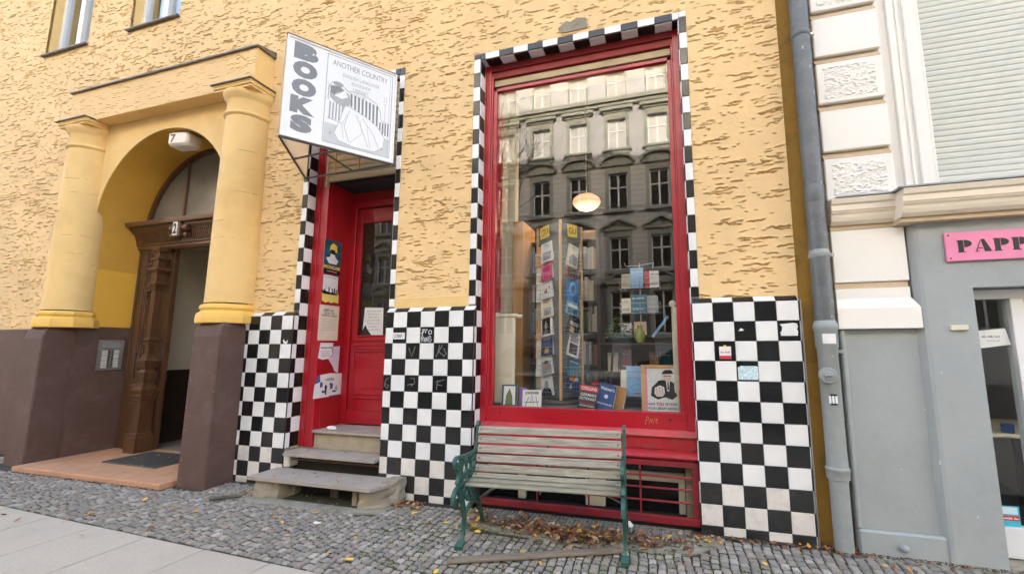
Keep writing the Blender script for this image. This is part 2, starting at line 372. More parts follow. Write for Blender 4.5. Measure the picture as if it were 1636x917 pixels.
# cobbles: small granite setts in rows running towards the wall
cobb = struct(bpy.data.objects.new('cobbled_strip', None)); COL.objects.link(cobb)
bb = MB(); bb.add([(-14, -1.3, -.011), (6, -1.6, -.011), (6, .3, -.011), (-14, .3, -.011)], [(0, 1, 2, 3)]); bb.build('joint_sand', bed, cobb)
def nearwall(x):      # how far from the wall the cobbles stop
    if x < -8.1: return -.02
    if x < -4.98: return -.395
    if x < -4.62: return -.30
    if x < -3.98: return -.14 - .12 * (x + 4.62) / .64
    if x < -2.62: return -.37
    if x < -1.95: return -.035
    if x < -1.70: return -.06 - (x + 1.95) * 1.0
    if x < .0: return -.36 - .05 * math.sin(x * 3)
    if x < .15: return -.30 + x * 1.7
    return -.035
cvars = []
for k in range(7):
    j = lambda s: rng.uniform(-s, s)
    vs = [(-.5 + j(.05), -.5 + j(.05), -.5), (.5 + j(.05), -.5 + j(.05), -.5), (.5 + j(.05), .5 + j(.05), -.5), (-.5 + j(.05), .5 + j(.05), -.5)]
    mid = [(x * .98, y * .98, .30 + j(.05)) for x, y, _ in vs]; top = [(x * .80 + j(.03), y * .80 + j(.03), .5 + j(.05)) for x, y, _ in vs]
    cen = (j(.1), j(.1), .56)
    V = vs + mid + top + [cen]; F = [(q, (q + 1) % 4, 4 + (q + 1) % 4, 4 + q) for q in range(4)] + [(4 + q, 4 + (q + 1) % 4, 8 + (q + 1) % 4, 8 + q) for q in range(4)] + [(8 + q, 8 + (q + 1) % 4, 12) for q in range(4)]
    cvars.append((V, F))
stones = []
x = -11.0
camx, camy = -.1876, -3.3978
while x < 2.2:
    wd = .058 + rng.uniform(-.005, .006)
    xc = x + wd / 2
    y = ybord(xc) + rng.uniform(0, .02); ye = nearwall(xc)
    first = True
    while y < ye - .018:
        ln = rng.uniform(.046, .074)
        if y + ln > ye: ln = max(.03, ye - y)
        wob = .012 * math.sin(y * 5 + xc * 1.3) + .006 * math.sin(y * 17 + xc * 4)
        stones.append((xc + wob, y + ln / 2, wd - .007 - rng.uniform(0, .004), ln - .013 - rng.uniform(0, .004), rng.uniform(-.006, .005), rng.uniform(-.07, .07)))
        y += ln
    x += wd
RMn = np.array(RM)
def pxsize(s):
    q = RMn @ np.array([s[0] + .1876, s[1] + 3.3978, s[4] - 1.3735])
    if q[2] < .3: return 0
    u, v = 886 + 651.5 * q[0] / q[2], 472 + 651.5 * q[1] / q[2]
    if not (5 < u < 1630 and 5 < v < 914): return 0
    # behind the bench, under the steps etc. it still counts; big = near
    return s[2] * s[3] * (1.37 / q[2]) / q[2] ** 2
order = sorted(range(len(stones)), key=lambda i: -pxsize(stones[i]))
big = set(order[:298])
cmesh = []
for V, F in cvars:
    for cm in cob:
        me = bpy.data.meshes.new('cobblestone'); me.from_pydata(V, [], F); me.materials.append(cm); cmesh.append(me)
rest = MB()
for i, (sx_, sy_, lx, ly, dz, rz) in enumerate(stones):
    k = rng.integers(0, 7); c = rng.choice(3, p=[.5, .32, .18])
    if i in big:
        o = bpy.data.objects.new('cobblestone', cmesh[k * 3 + c]); COL.objects.link(o); o.parent = cobb
        o.location = (sx_, sy_, -.018 + dz); o.scale = (lx, ly, .035); o.rotation_euler = (rng.uniform(-.03, .03), rng.uniform(-.03, .03), rz)
    else:
        V, F = cvars[k]; cs, sn = math.cos(rz), math.sin(rz); rest.cur = int(c)
        rest.add([(sx_ + (a * lx) * cs - (b * ly) * sn, sy_ + (a * lx) * sn + (b * ly) * cs, -.018 + dz + h * .035) for a, b, h in V], F)
ro = rest.build('small_cobblestones', cob, cobb); ro['kind'] = 'stuff'
# gritty edge left of the steps and concrete surround of the grate
def blob(name, m, poly, z, zb=-.03, par=None, amp=.006):
    b = MB(); n = len(poly); cx = sum(p[0] for p in poly) / n; cy = sum(p[1] for p in poly) / n
    pts = []
    for i in range(n):
        a, c = poly[i], poly[(i + 1) % n]
        for t in (0, .34, .67): pts.append((a[0] + (c[0] - a[0]) * t + rng.uniform(-amp, amp), a[1] + (c[1] - a[1]) * t + rng.uniform(-amp, amp)))
    b.prism(pts, 'z', zb, z); o = b.build(name, m, par); return o
blob('gritty_edge', mat('grit', (.20, .185, .165), .95, .5, 60, .9, 120, bdist=.01), [(-4.62, -.28), (-4.62, .0), (-3.95, .0), (-3.95, -.24), (-4.2, -.2)], -.004, par=cobb)
blob('concrete_edge', mossc, [(-1.93, -.015), (-1.93, -.09), (-1.72, -.34), (-.9, -.40), (-.1, -.345), (.12, -.15), (.16, -.02), (-.08, -.02), (-.08, -.262), (-1.73, -.262), (-1.78, -.02)], .001, par=cobb)
blob('concrete_edge', mossc, [(.98, -.02), (.98, -.07), (3.5, -.12), (3.5, -.02)], .002, par=cobb)
# plinth joint along the right tiled base
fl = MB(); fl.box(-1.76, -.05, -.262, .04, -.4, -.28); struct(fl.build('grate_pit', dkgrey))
# ground hole sides are covered by the concrete band; grate lies over the pit
grt = thing('light_well_grate', 'rusty steel mesh grate in the ground under the red cellar bars, littered with leaves', 'grate', (-.92, -.11, -.005))
gst = mat('galvanised_grate', (.33, .31, .27), .6, .25, 20, .2, 60, metal=.1, dirt=.6, dcol=(.14, .10, .06), ds=9)
gm = MB()
for i in range(51): xx = -1.75 + i * .0333; gm.box(xx, xx + .005, -.258, .036, -.02, .004)
gm.build('bearing_bars', gst, grt)
gm = MB()
for i in range(10): yy = -.25 + i * .031; gm.box(-1.752, -.082, yy, yy + .004, -.012, .0022)
gm.build('cross_bars', gst, grt)
gm = MB(); gm.box(-1.76, -1.752, -.262, .038, -.03, .006); gm.box(-.082, -.074, -.262, .038, -.03, .006); gm.box(-1.752, -.082, -.262, -.256, -.03, .006); gm.build('rim', dark_steel, grt)

# ================================================================== YELLOW BUILDING
yb = thing('yellow_building', 'yellow roughcast apartment house with checkered tile shopfront and arched entrance', 'building', (-2, 0, 0))
# --- gouged plaster sheet
GX0, GX1, GZ0, GZ1, DX, DZ = -12.4, .80, 1.60, 7.4, .009, .0036
NX, NZ = int((GX1 - GX0) / DX) + 1, int((GZ1 - GZ0) / DZ) + 1
H = np.zeros((NZ, NX))
def stroke(x0, z0, L_, th, dp, ang):
    n = max(2, int(L_ / .01)); zz = z0
    ts = np.linspace(0, 1, n); ph = rng.uniform(0, 6.28); f = rng.uniform(1, 3)
    px = x0 + ts * L_; pz = z0 + ts * L_ * ang + .004 * np.sin(ph + f * ts * 6.28) * (L_ / .1) + np.cumsum(rng.normal(0, .0009, n))
    tw = th * (np.sin(np.pi * (ts * .9 + .05)) ** .35) * rng.uniform(.6, 1.25, n)
    for a, b, w_ in zip(px, pz, tw):
        i0, i1 = int((a - .014 - GX0) / DX), int((a + .014 - GX0) / DX) + 1
        j0, j1 = int((b - w_ - .01 - GZ0) / DZ), int((b + w_ + .01 - GZ0) / DZ) + 1
        i0, j0 = max(i0, 0), max(j0, 0); i1, j1 = min(i1, NX - 1), min(j1, NZ - 1)
        if i1 <= i0 or j1 <= j0: continue
        X_, Z_ = np.meshgrid(GX0 + np.arange(i0, i1 + 1) * DX, GZ0 + np.arange(j0, j1 + 1) * DZ)
        v = np.clip((w_ + .0026 - np.abs(Z_ - b)) / .0026, 0, 1) * np.clip((.0105 - np.abs(X_ - a)) / .005, 0, 1)
        H[j0:j1 + 1, i0:i1 + 1] = np.maximum(H[j0:j1 + 1, i0:i1 + 1], dp * v)
area = (GX1 - GX0) * (GZ1 - GZ0)
clus = [(rng.uniform(GX0, GX1), rng.uniform(GZ0, GZ1)) for _ in range(int(area * 7))]
for _ in range(int(area * 245)):
    if rng.random() < .22:
        c = clus[rng.integers(len(clus))]; x0 = c[0] + rng.normal(0, .09); z0 = c[1] + rng.normal(0, .045)
    else: x0 = rng.uniform(GX0, GX1); z0 = rng.uniform(GZ0, GZ1)
    r_ = rng.random(); L_ = rng.uniform(.001, .016) if r_ < .55 else (rng.uniform(.02, .07) if r_ < .90 else rng.uniform(.07, .18))
    stroke(x0 - L_ / 2, z0, L_, rng.uniform(.0004, .0024), rng.uniform(.020, .030), rng.normal(.02, .05))
lowf = np.zeros((NZ, NX))
XX_, ZZ_ = np.meshgrid(GX0 + np.arange(NX) * DX, GZ0 + np.arange(NZ) * DZ)
for k in range(26):
    a = rng.uniform(0, 6.28); f = rng.uniform(4, 40); lowf += .004 / f ** .5 * np.sin(f * (XX_ * math.cos(a) * .6 + ZZ_ * math.sin(a)) + rng.uniform(0, 6.28))
# raised lip above each gouge
lip = np.zeros_like(H); lip[4:, :] = -.16 * H[:-4, :]
HT = H + np.where(H < .003, lip, 0) * .8 + lowf * .25
def samp(x, z):
    i = np.clip(np.rint((x - GX0) / DX).astype(int), 0, NX - 1); j = np.clip(np.rint((z - GZ0) / DZ).astype(int), 0, NZ - 1)
    return HT[j, i]
stb = MB()
sheets_v = []; sheets_f = []; nv = 0
def sheet(x0, x1, z0, z1, y, step=1):
    global nv
    nx = max(2, int(round((x1 - x0) / (DX * step))) + 1); nz = max(2, int(round((z1 - z0) / (DZ * step))) + 1)
    X_, Z_ = np.meshgrid(np.linspace(x0, x1, nx), np.linspace(z0, z1, nz))
    D = samp(X_, Z_)
    ed = np.minimum(np.minimum(X_ - x0, x1 - X_) / .012, np.minimum(Z_ - z0, z1 - Z_) / .012).clip(0, 1)
    Vv = np.stack([X_, y + D * ed, Z_], -1).reshape(-1, 3)
    idx = np.arange(nx * nz).reshape(nz, nx) + nv
    Ff = np.stack([idx[:-1, :-1], idx[:-1, 1:], idx[1:, 1:], idx[1:, :-1]], -1).reshape(-1, 4)
    sheets_v.append(Vv); sheets_f.append(Ff); nv += len(Vv)
PX0, PX1 = -7.90, -4.634          # beam of the entrance porch
sheet(-4.634, -4.04, 1.745, 4.34, W)
sheet(-2.79, -1.98, 1.86, 4.31, W)
sheet(.06, .765, 1.745, 4.31, W)
sheet(-4.634, .765, 4.34, 5.6, W) if False else None
sheet(-4.634, -2.79, 4.34, 5.5, W); sheet(-2.79, -1.98, 4.31, 5.5, W); sheet(-1.98, .06, 4.31, 5.5, W); sheet(.06, .765, 4.31, 5.5, W)
sheet(-9.0, -4.634, 4.87, 5.80, W)
sheet(-4.634, -4.0, 5.5, 6.9, W)
sheet(-6.39, -4.634, 5.80, 6.9, W); sheet(-8.27, -7.37, 5.80, 6.9, W)
sheet(-9.0, -7.90, 1.64, 4.87, W, 1); sheet(-12.3, -9.0, 1.64, 5.80, W, 2); sheet(-11.2, -9.27, 5.80, 7.3, W, 2)
sheet(PX0, PX1, 4.365, 4.82, -.168)
def field_obj(name, m, par):
    V = np.concatenate(sheets_v); F = np.concatenate(sheets_f)
    me = bpy.data.meshes.new(name); me.vertices.add(len(V)); me.vertices.foreach_set('co', (V - np.array(wloc(par))).ravel())
    me.loops.add(F.size); me.loops.foreach_set('vertex_index', F.ravel()); me.polygons.add(len(F)); me.polygons.foreach_set('loop_start', np.arange(0, F.size, 4))
    me.update(calc_edges=True); me.materials.append(m); o = bpy.data.objects.new(name, me); COL.objects.link(o); o.parent = par; return o
field_obj('roughcast_facade', stucco, yb)
# --- solid wall behind and beyond
B_ = W + .03
b = MB()
def wb(x0, x1, z0, z1, y0=B_, y1=.75): b.box(x0, x1, y0, y1, z0, z1)
wb(-30, -7.48, 0, 4.88); wb(-7.48, -5.04, 4.4, 4.88); wb(-5.04, -3.98, 0, 4.88); wb(-3.98, -2.84, 4.3, 4.88, B_); wb(-2.84, -1.905, 0, 4.88); wb(-1.905, .005, 4.25, 4.88); wb(.005, .765, 0, 4.88)
wb(-30, .765, 4.88, 5.8)
for a_, c_ in ((-30, -12.2), (-11.2, -9.27), (-8.27, -7.37), (-6.39, .765)): wb(a_, c_, 5.8, 7.4)
wb(-30, .765, 7.4, 20.0)
b.build('wall_core', smooth, yb)
b = MB(); b.box(-30, -12.3, W, B_, 1.64, 5.8); b.box(-30, -12.2, W, B_, 5.8, 7.4); b.box(-11.2, -9.27, W, B_, 7.3, 7.4); b.box(-8.27, -7.37, W, B_, 6.9, 7.4); b.box(-6.39, -4.0, W, B_, 6.9, 7.4)
b.box(-4.0, .765, W, B_, 5.5, 7.4); b.box(-30, .765, W, B_, 7.4, 20.0); b.build('upper_facade', stucco, yb)
b = MB(); b.box(-30, .765, .75, 9, 20.2, 20.0); b.box(-30.5, 1.0, -.35, .8, 20.0, 20.4); b.build('eaves', smooth, yb)
b = MB(); b.box(-30, .77, 8.8, 9, 0, 19.7); b.box(-30.2, -30, B_, 9, 0, 19.7); b.box(.70, .765, .75, 9, 0, 19.7); b.build('rear_wall', smooth, yb)
b = MB(); b.box(-30, .765, .75, 8.8, 4.55, 4.75); b.build('upper_floor_slab', dkgrey, yb)
b = MB(); b.box(-30, -7.95, .01, B_, 0, 1.64, .01); b.build('brown_plinth', brown, yb)
b = MB(); b.box(-2.79, -1.98, W - .004, B_, 1.745, 1.86, .002); b.build('smooth_plaster_band', smooth, yb)   # band above the middle base
# ochre strip beyond the roughcast
b = MB(); b.box(.765, 1.03, W + .025, .5, 0, 20.4); b.build('ochre_end_strip', ochre_d, yb)
b = MB()
for k in range(26):
    zz = .02 + k * .02 + rng.uniform(0, .02); b.lathe([(.028, -.012), (.02, 0), (0.001, .004)], (.79 + rng.uniform(0, .1), W + .026, zz), 6, axis='y')
# --- concrete patch above the shop window
pc = MB(); pc.prism([(-1.10, 4.40), (-1.02, 4.46), (-.98, 4.44), (-.92, 4.47), (-.83, 4.45), (-.82, 4.345), (-1.07, 4.345)], 'y', W - .012, W + .01); pc.build('bare_patch', conc, yb)

# --- tiles
_tm = {}
def tmesh(w, h, m):
    k = (round(w, 3), round(h, 3), m.name)
    if k not in _tm:
        a, c, t, e = w / 2, h / 2, .007, .0022
        V = [(-a, 0, -c), (a, 0, -c), (a, 0, c), (-a, 0, c), (-a, -t + e, -c), (a, -t + e, -c), (a, -t + e, c), (-a, -t + e, c), (-a + e, -t, -c + e), (a - e, -t, -c + e), (a - e, -t, c - e), (-a + e, -t, c - e)]
        F = [(4 + q, 4 + (q + 1) % 4, 8 + (q + 1) % 4, 8 + q) for q in range(4)] + [(q, (q + 1) % 4, 4 + (q + 1) % 4, 4 + q) for q in range(4)] + [(8, 9, 10, 11)]
        me = bpy.data.meshes.new('tile'); me.from_pydata(V, [], F); me.materials.append(m); _tm[k] = me
    return _tm[k]
JW = .0034
def tile(par, c, w, h, white, rot=(0, 0, 0), grim=False):
    if w < .008 or h < .008: return
    m = (tile_wd if grim else tile_w) if white else (tile_bd if grim else tile_b)
    o = bpy.data.objects.new('tile', tmesh(w - JW, h - JW, m)); COL.objects.link(o); o.parent = par
    o.location = Vector(c) - wloc(par)
    j = rng.uniform(-.004, .004, 3); o.rotation_euler = (rot[0] + j[0] * 1.5, rot[1] + j[1] * .6, rot[2] + j[2] * 1.5)
def span(edges, lo, hi):
    e = [lo] + [q for q in edges if lo + .004 < q < hi - .004] + [hi]; return [(e[i], e[i + 1]) for i in range(len(e) - 1)]
rows = [zr(r) for r in range(0, 12)]
def base_panel(label, x0, x1, off, par0, zbot):
    """off: world x of column line 0; par0: parity that is white"""
    bb = MB(); bb.box(x0, x1, .0015, B_, 0, zr(0) - .002); p = bb.build('tiled_base', grout, yb); p['label'] = label
    for r in range(12):
        zt = zr(r); zb = max(zr(r + 1), zbot)
        for a, c in span([off + T * k for k in range(-2, 12)], x0, x1):
            col = math.floor(((a + c) / 2 - off) / T + 1e-6)
            tile(p, ((a + c) / 2, 0.0015, (zt + zb) / 2), c - a, zt - zb, (col + r) % 2 == par0, grim=(r >= 9))
    # sloping top course
    for a, c in span([off + T * k for k in range(-2, 12)], x0, x1):
        col = math.floor(((a + c) / 2 - off) / T + 1e-6)
        tile(p, ((a + c) / 2, W / 2 + .0015, zr(0) + .0185), c - a, .058, (col - 1) % 2 == par0, rot=(-R(47), 0, 0))
    return p
OFFM = -2.905; OFFL = -4.735
pL = base_panel('checkered tile base between brown pier and shop steps', -4.665, -3.985, OFFL, 0, .005)
pM = base_panel('checkered tile base between door and shop window', -2.84, -1.900, OFFM, 1, .005)
pR = base_panel('checkered tile base right of shop window with small stickers', 0.0, .758, 0.0, 0, .005)
b = MB(); b.box(.760, .768, -.009, W, 0, zr(0) + .002); b.build('edge_trim', trim, pR)
b = MB(); b.box(-3.9845, -3.978, -.009, .0, 0.22, zr(0)); b.build('edge_trim', black, pL)
b = MB(); b.box(-1.8995, -1.893, -.009, .0, 0.0, zr(0)); b.build('edge_trim', black, pM)
def reveal(p, x, face, ydepth, ysplit, r0, zbots, par_front, xedge):
    rot = (0, 0, R(90) * face)
    for r in range(12):
        zt = zr(r); zb = max(zr(r + 1), zbots)
        if zt <= zb + .01: continue
        wh = (r % 2) == par_front
        tile(p, (x + face * .0, ysplit / 2, (zt + zb) / 2), ysplit, zt - zb, wh, rot, r >= 9)
        tile(p, (x + face * .0, (ysplit + ydepth) / 2, (zt + zb) / 2), ydepth - ysplit, zt - zb, not wh, rot, r >= 9)
# col 4 of left panel: parity (4+r)%2==0 -> white at even r
reveal(pL, -3.985, 1, .16, .055, 0, .36, 0, 0)
reveal(pM, -1.900, 1, .148, .045, 0, .06, 1, 0)
reveal(pR, 0.0, -1, .148, .045, 0, .06, 1, 0)
# strips round the openings
def border(name, label, xl, xr, zt, par, x0, x1, depth, zinner):
    """xl/xr inner edges, x0/x1 outer edges; par = parity of left strip"""
    bb = MB(); bb.box(x0, xl - .001, W - .001, B_ + .01, 1.75, zt - .001); bb.box(xr + .001, x1, W - .001, B_ + .01, 1.75, zt - .001); bb.box(xl - .001, xr + .001, W - .001, B_ + .01, zinner + .001, zt - .001)
    bb.box(x0, xl - .001, B_ + .01, depth, 1.716, zt); bb.box(xr + .001, x1, B_ + .01, depth, 1.716, zt); bb.box(xl, xr, B_ + .01, depth, zinner + .002, zt)
    p = bb.build(name, grout, yb); p['label'] = label
    zs = [1.854 + T * k for k in range(0, 18)]
    for (a, c, pr_, face, xe) in ((x0, xl, par[0], 1, xl), (xr, x1, par[1], -1, xr)):
        for z0, z1 in span(zs, 1.775, zt):
            k = math.floor(((z0 + z1) / 2 - 1.854) / T + 1e-6)
            tile(p, ((a + c) / 2, W - .001, (z0 + z1) / 2), abs(c - a), z1 - z0, (k % 2) == pr_)
        for z0, z1 in span(zs, zr(0), zinner):
            k = math.floor(((z0 + z1) / 2 - 1.854) / T + 1e-6)
            tile(p, (xe, (W + depth) / 2 - .002, (z0 + z1) / 2), depth - W - .002, z1 - z0, (k % 2) != pr_, (0, 0, R(90) * face))
    xk = sorted([xr - .055 - T * k for k in range(0, 14)])
    for a, c in span(xk, xl, xr):
        k = round((xr - .055 - (a + c) / 2) / T + .5)
        wh = (k % 2 == 0) == par[2]
        tile(p, ((a + c) / 2, W - .001, (zinner + zt) / 2), c - a, zt - zinner, wh)
        tile(p, ((a + c) / 2, (W + depth) / 2, zinner), c - a, depth - W - .003, not wh, (R(90), 0, 0))
    return p
border('tile_border', 'checkered tile border round the shop window', -1.91, -.003, 4.31, (1, 0, True), -1.98, .06, .148, 4.24)
border('tile_border', 'checkered tile border round the shop door', -3.97, -2.85, 4.34, (0, 1, False), -4.04, -2.79, .148, 4.27)

# ================================================================== SHOP WINDOW (parts of the building)
def part(name, m, parent, boxes, ch=.003, label=None):
    b = MB()
    for q in boxes: b.box(*q, ch)
    o = b.build(name, m, parent)
    if label: o['label'] = label
    return o
yf = .148
sw = part('shop_window_frame', red, yb, [(-1.900, -1.838, yf, yf + .10, .575, 4.235), (-.062, -.003, yf, yf + .10, .575, 4.235),     # outer stiles
     (-1.838, -1.822, yf + .012, yf + .1, .69, 4.13), (-.078, -.062, yf + .012, yf + .1, .69, 4.13)], label='red painted shop window frame')
part('inner_stile', red, sw, [(-1.822, -1.785, yf + .03, .23, .84, 4.0)]); part('inner_stile', red, sw, [(-.115, -.078, yf + .03, .23, .84, 4.0)])
part('head_board', mat('dull_red_paint', (.25, .012, .015), .5, .12, 3, .15, 40, dirt=.3, dcol=(.12, .03, .02)), sw, [(-1.838, -.062, yf + .004, .22, 4.175, 4.235), (-1.838, -.062, yf + .02, .22, 4.105, 4.171)])
part('top_rail', red, sw, [(-1.822, -.078, yf + .03, .215, 3.965, 4.0)])
part('kickboard', red, sw, [(-1.822, -.078, yf + .018, .24, .70, .84)])
hb = MB()
for xx in (-1.70, -.20): hb.lathe([(.009, 0), (.009, .004), (.004, .004)], (xx, yf + .0165, .785), 10, axis='y')
hb.build('bolt_hole', black, sw)
part('lower_board', redw, sw, [(-1.888, -.006, .075, .17, .568, .672)])
b = MB(); b.prism([(.05, .672), (.05, .685), (.165, .704), (.20, .704), (.20, .672)], 'x', -1.889, -.005); b.build('window_sill', mat('dusty_red_sill', (.55, .08, .08), .55, .25, 5, .3, 60, dirt=.6, dcol=(.40, .22, .18), ds=6), sw)
b = MB()
b.prism([(.03, .505), (.022, .52), (.03, .54), (.045, .552), (.075, .566), (.16, .566), (.16, .505)], 'x', -1.888, -.004); b.build('sill_moulding', redw, sw)
rs = part('roller_shutter', tan, yb, [(-1.822, -.078, yf + .045, .235, 4.03, 4.10)], label='tan roller shutter rolled up over shop window'); 
part('dark_gap_strip', black, rs, [(-1.822, -.078, yf + .07, .23, 4.0, 4.035)])  # black strip painted in for the shade of the gap below the shutter
gp = MB(); gp.add([(-1.79, .2, .83), (-.11, .2, .83), (-.11, .2, 3.97), (-1.79, .2, 3.97)], [(0, 1, 2, 3)]); gp.build('pane', glass_shop, sw)
# scratched tag on the kickboard
def strokes(par, name, m, polys, w, y0, y1, x=0, z=0, s=1.0, local=True):
    b = MB()
    for p in polys: b.ribbon([(x + a * s, z + c * s) for a, c in p], w, y0, y1)
    return b.build(name, m, par, local=local)
PAV = [[(0, 0), (.12, .75), (.2, 1.0), (.42, .9), (.38, .6), (.12, .5)], [(.45, .1), (.62, .62), (.78, .75), (.75, .2)], [(.82, .75), (.98, .1), (1.2, .85)], [(1.3, .45), (1.5, .6), (1.52, .8), (1.38, .75), (1.3, .45), (1.4, .2), (1.65, .3)]]
strokes(sw, 'scratched_tag', mat('scratched_paint', (.55, .22, .10), .7, .2, 30, 0), PAV, .0045, yf + .0145, yf + .0175, -.40, .74, .065, local=False)

# cellar opening and red grille under the window
rdk = mat('grimy_red_paint', (.24, .012, .018), .55, .25, 5, .3, 60, dirt=.65, dcol=(.12, .06, .05), ds=7)
gr = part('cellar_grille', rdk, yb, [(-1.885, -.004, .03, .062, .452, .492), (-1.885, -.004, .03, .062, .03, .085), (-.052, -.004, .030, .062, .0855, .4515), (-1.885, -1.84, .03, .062, .0855, .4515)], label='red steel grille in front of the cellar window')
for zz in (.375, .285, .19): 
    b = MB(); b.tube([(-1.84, .045, zz + .0), (-.052, .045, zz)], .0085); b.build('bar', rdk, gr, smooth_=True)
for xx in (-1.30, -.86, -.445):
    b = MB(); b.box(xx - .007, xx + .007, .030, .037, .085, .452, .001); b.build('bar', rdk, gr)
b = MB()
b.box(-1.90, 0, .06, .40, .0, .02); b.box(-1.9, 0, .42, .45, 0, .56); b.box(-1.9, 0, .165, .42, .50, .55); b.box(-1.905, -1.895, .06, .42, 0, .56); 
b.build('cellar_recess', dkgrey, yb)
b = MB(); b.box(-.10, -.004, .10, .38, .02, .50, .006); b.build('cellar_jamb', mat('crumbling_jamb', (.30, .24, .16), .95, .35, 12, .9, 50, dirt=.7, dcol=(.12, .09, .06), ds=6, bdist=.01), yb)
cf = part('cellar_window_frame', cream, yb, [(-1.85, -.104, .255, .29, .27, .345), (-.155, -.104, .25, .29, .03, .27), (-.93, -.76, .25, .29, .03, .27), (-1.55, -1.48, .25, .29, .03, .27)])
b = MB(); b.add([(-1.85, .28, .03), (-.1, .28, .03), (-.1, .28, .50), (-1.85, .28, .50)], [(0, 1, 2, 3)]); b.build('pane', mat('black_cellar_glass', (.012, .012, .012), .25, .2, 3, 0), cf)

# ================================================================== SHOP DOOR
XD = -3.775
df = part('door_frame', red, yb, [(-3.968, -3.905, yf + .002, .22, .36, 4.26), (-3.905, -3.895, yf + .010, .22, .36, 4.26), (-3.895, -3.80, yf + .002, .22, .36, 4.26), (-3.80, -3.782, yf - .012, .20, .36, 4.26)], label='red door frame post')
part('right_post', red, df, [(-2.88, -2.852, yf + .002, .22, .53, 4.26)])
redk = mat('deep_red_side_paint', (.36, .010, .016), .45, .15, 3, .15, 40, dirt=.35, dcol=(.16, .02, .02), ds=5)
b = MB(); b.box(-3.90, XD, .2, .52, .53, 3.25); sp = b.build('side_panelling', redk, df)
part('skirting', redk, sp, [(XD - .001, XD + .012, .205, .50, .53, .68)])
b = MB(); b.box(-3.9, -2.84, .20, .56, 3.21, 3.25); b.build('recess_ceiling', dkgrey, df)
b = MB(); b.box(-2.862, -2.84, .21, .56, .53, 3.25); b.build('right_cheek', redk, df)
dr = part('shop_door', red, yb, [(XD, -3.70, .48, .55, .535, 3.02), (-2.93, -2.862, .48, .55, .535, 3.02), (XD, -2.862, .475, .55, 3.02, 3.10), (-3.695, -3.635, .50, .55, .54, 3.0), (-2.99, -2.935, .50, .55, .54, 3.0), (-3.635, -2.99, .50, .55, 2.845, 3.0), (-3.635, -2.99, .50, .55, 1.36, 1.50), (-3.635, -2.99, .505, .55, .54, 1.36)], label='red half-glazed wooden shop door')
part('transom_panel', redk, dr, [(XD, -2.862, .50, .55, 3.10, 3.21)])
part('glazing_bead', redk, dr, [(-3.63, -3.612, .493, .52, 1.50, 2.845), (-3.012, -2.995, .493, .52, 1.50, 2.845), (-3.612, -3.012, .493, .52, 2.828, 2.845), (-3.612, -3.012, .493, .52, 1.50, 1.518)])
part('rail_moulding', red, dr, [(-3.66, -2.97, .478, .5, 1.455, 1.485), (-3.65, -2.98, .484, .5, 1.40, 1.43), (-3.65, -2.98, .486, .5, 1.33, 1.35)])
part('raised_panel', red, dr, [(-3.615, -3.01, .488, .51, .81, 1.22), (-3.57, -3.05, .476, .49, .86, 1.17), (-3.50, -3.12, .466, .478, .93, 1.10)], ch=.008)
part('kick_rail', red, dr, [(-3.69, -2.94, .484, .5, .545, .68)])
b = MB(); b.add([(-3.63, .52, 1.50), (-2.995, .52, 1.50), (-2.995, .52, 2.845), (-3.63, .52, 2.845)], [(0, 1, 2, 3)]); b.build('pane', glass_door, dr)
b = MB(); b.lathe([(.012, 0), (.012, .03), (.02, .035), (.02, .05), (.001, .055)], (-2.965, .44, 1.42), 12, axis='y'); b.build('handle', dark_steel, dr, smooth_=True)
# shutter over the door: slats
ds = part('door_shutter_guide', tan, yb, [(-3.79, -3.765, .085, .13, 3.14, 4.26)], label='tan slatted roller shutter above shop door')
part('guide_rail', tan, ds, [(-2.872, -2.852, .085, .13, 3.2, 4.26)])
for i in range(14):
    z0 = 3.205 + i * .075
    b = MB(); b.prism([(.105, z0), (.098, z0 + .02), (.100, z0 + .052), (.108, z0 + .069), (.13, z0 + .069), (.13, z0)], 'x', -3.765, -2.872); b.build('slat', tan, ds)
b = MB(); b.box(-3.764, -2.873, .132, .15, 3.2, 4.26); b.build('shutter_backing', black, ds)

# ================================================================== STEPS
st = thing('entrance_steps', 'worn checker-plate steps on stone blocks up to the red shop door', 'steps', (-3.35, -.1, 0))
def plate(name, poly, z0, z1, par):
    b = MB(); b.prism(poly, 'z', z0, z1); o = b.build(name, steel, par)
    xs_ = [p[0] for p in poly]; ys_ = [p[1] for p in poly]
    d = MB(); k = 0; px_ = min(xs_) + .02
    while px_ < max(xs_) - .02:
        py_ = min(ys_) + .02; j = 0
        while py_ < max(ys_) - .015:
            inside = True
            n = len(poly); c = False
            for i in range(n):
                a, e = poly[i], poly[(i + 1) % n]
                if ((a[1] > py_) != (e[1] > py_)) and (px_ < (e[0] - a[0]) * (py_ - a[1]) / (e[1] - a[1]) + a[0]): c = not c
            if c:
                an = R(45) if (k + j) % 2 else R(-45); cx_, sx_ = math.cos(an) * .012, math.sin(an) * .012
                d.add([(px_ - cx_, py_ - sx_, z1), (px_ + sx_ * .25, py_ - cx_ * .25, z1), (px_ + cx_, py_ + sx_, z1), (px_ - sx_ * .25, py_ + cx_ * .25, z1), (px_, py_, z1 + .0016)], [(0, 1, 4), (1, 2, 4), (2, 3, 4), (3, 0, 4)])
            py_ += .022; j += 1
        px_ += .022; k += 1
    q = d.build('tread_pattern', steel, o); q['kind'] = 'stuff'
    return o
plate('lower_tread', [(-4.02, -.33), (-2.665, -.33), (-2.60, -.17), (-2.66, -.012), (-3.96, -.012), (-4.02, -.03)], .163, .19, st)
plate('middle_tread', [(-3.915, -.07), (-2.848, -.07), (-2.848, .17), (-3.965, .17), (-3.965, .0)], .318, .342, st)
plate('upper_tread', [(-3.775, .125), (-2.853, .125), (-2.853, .50), (-3.775, .50)], .512, .532, st)
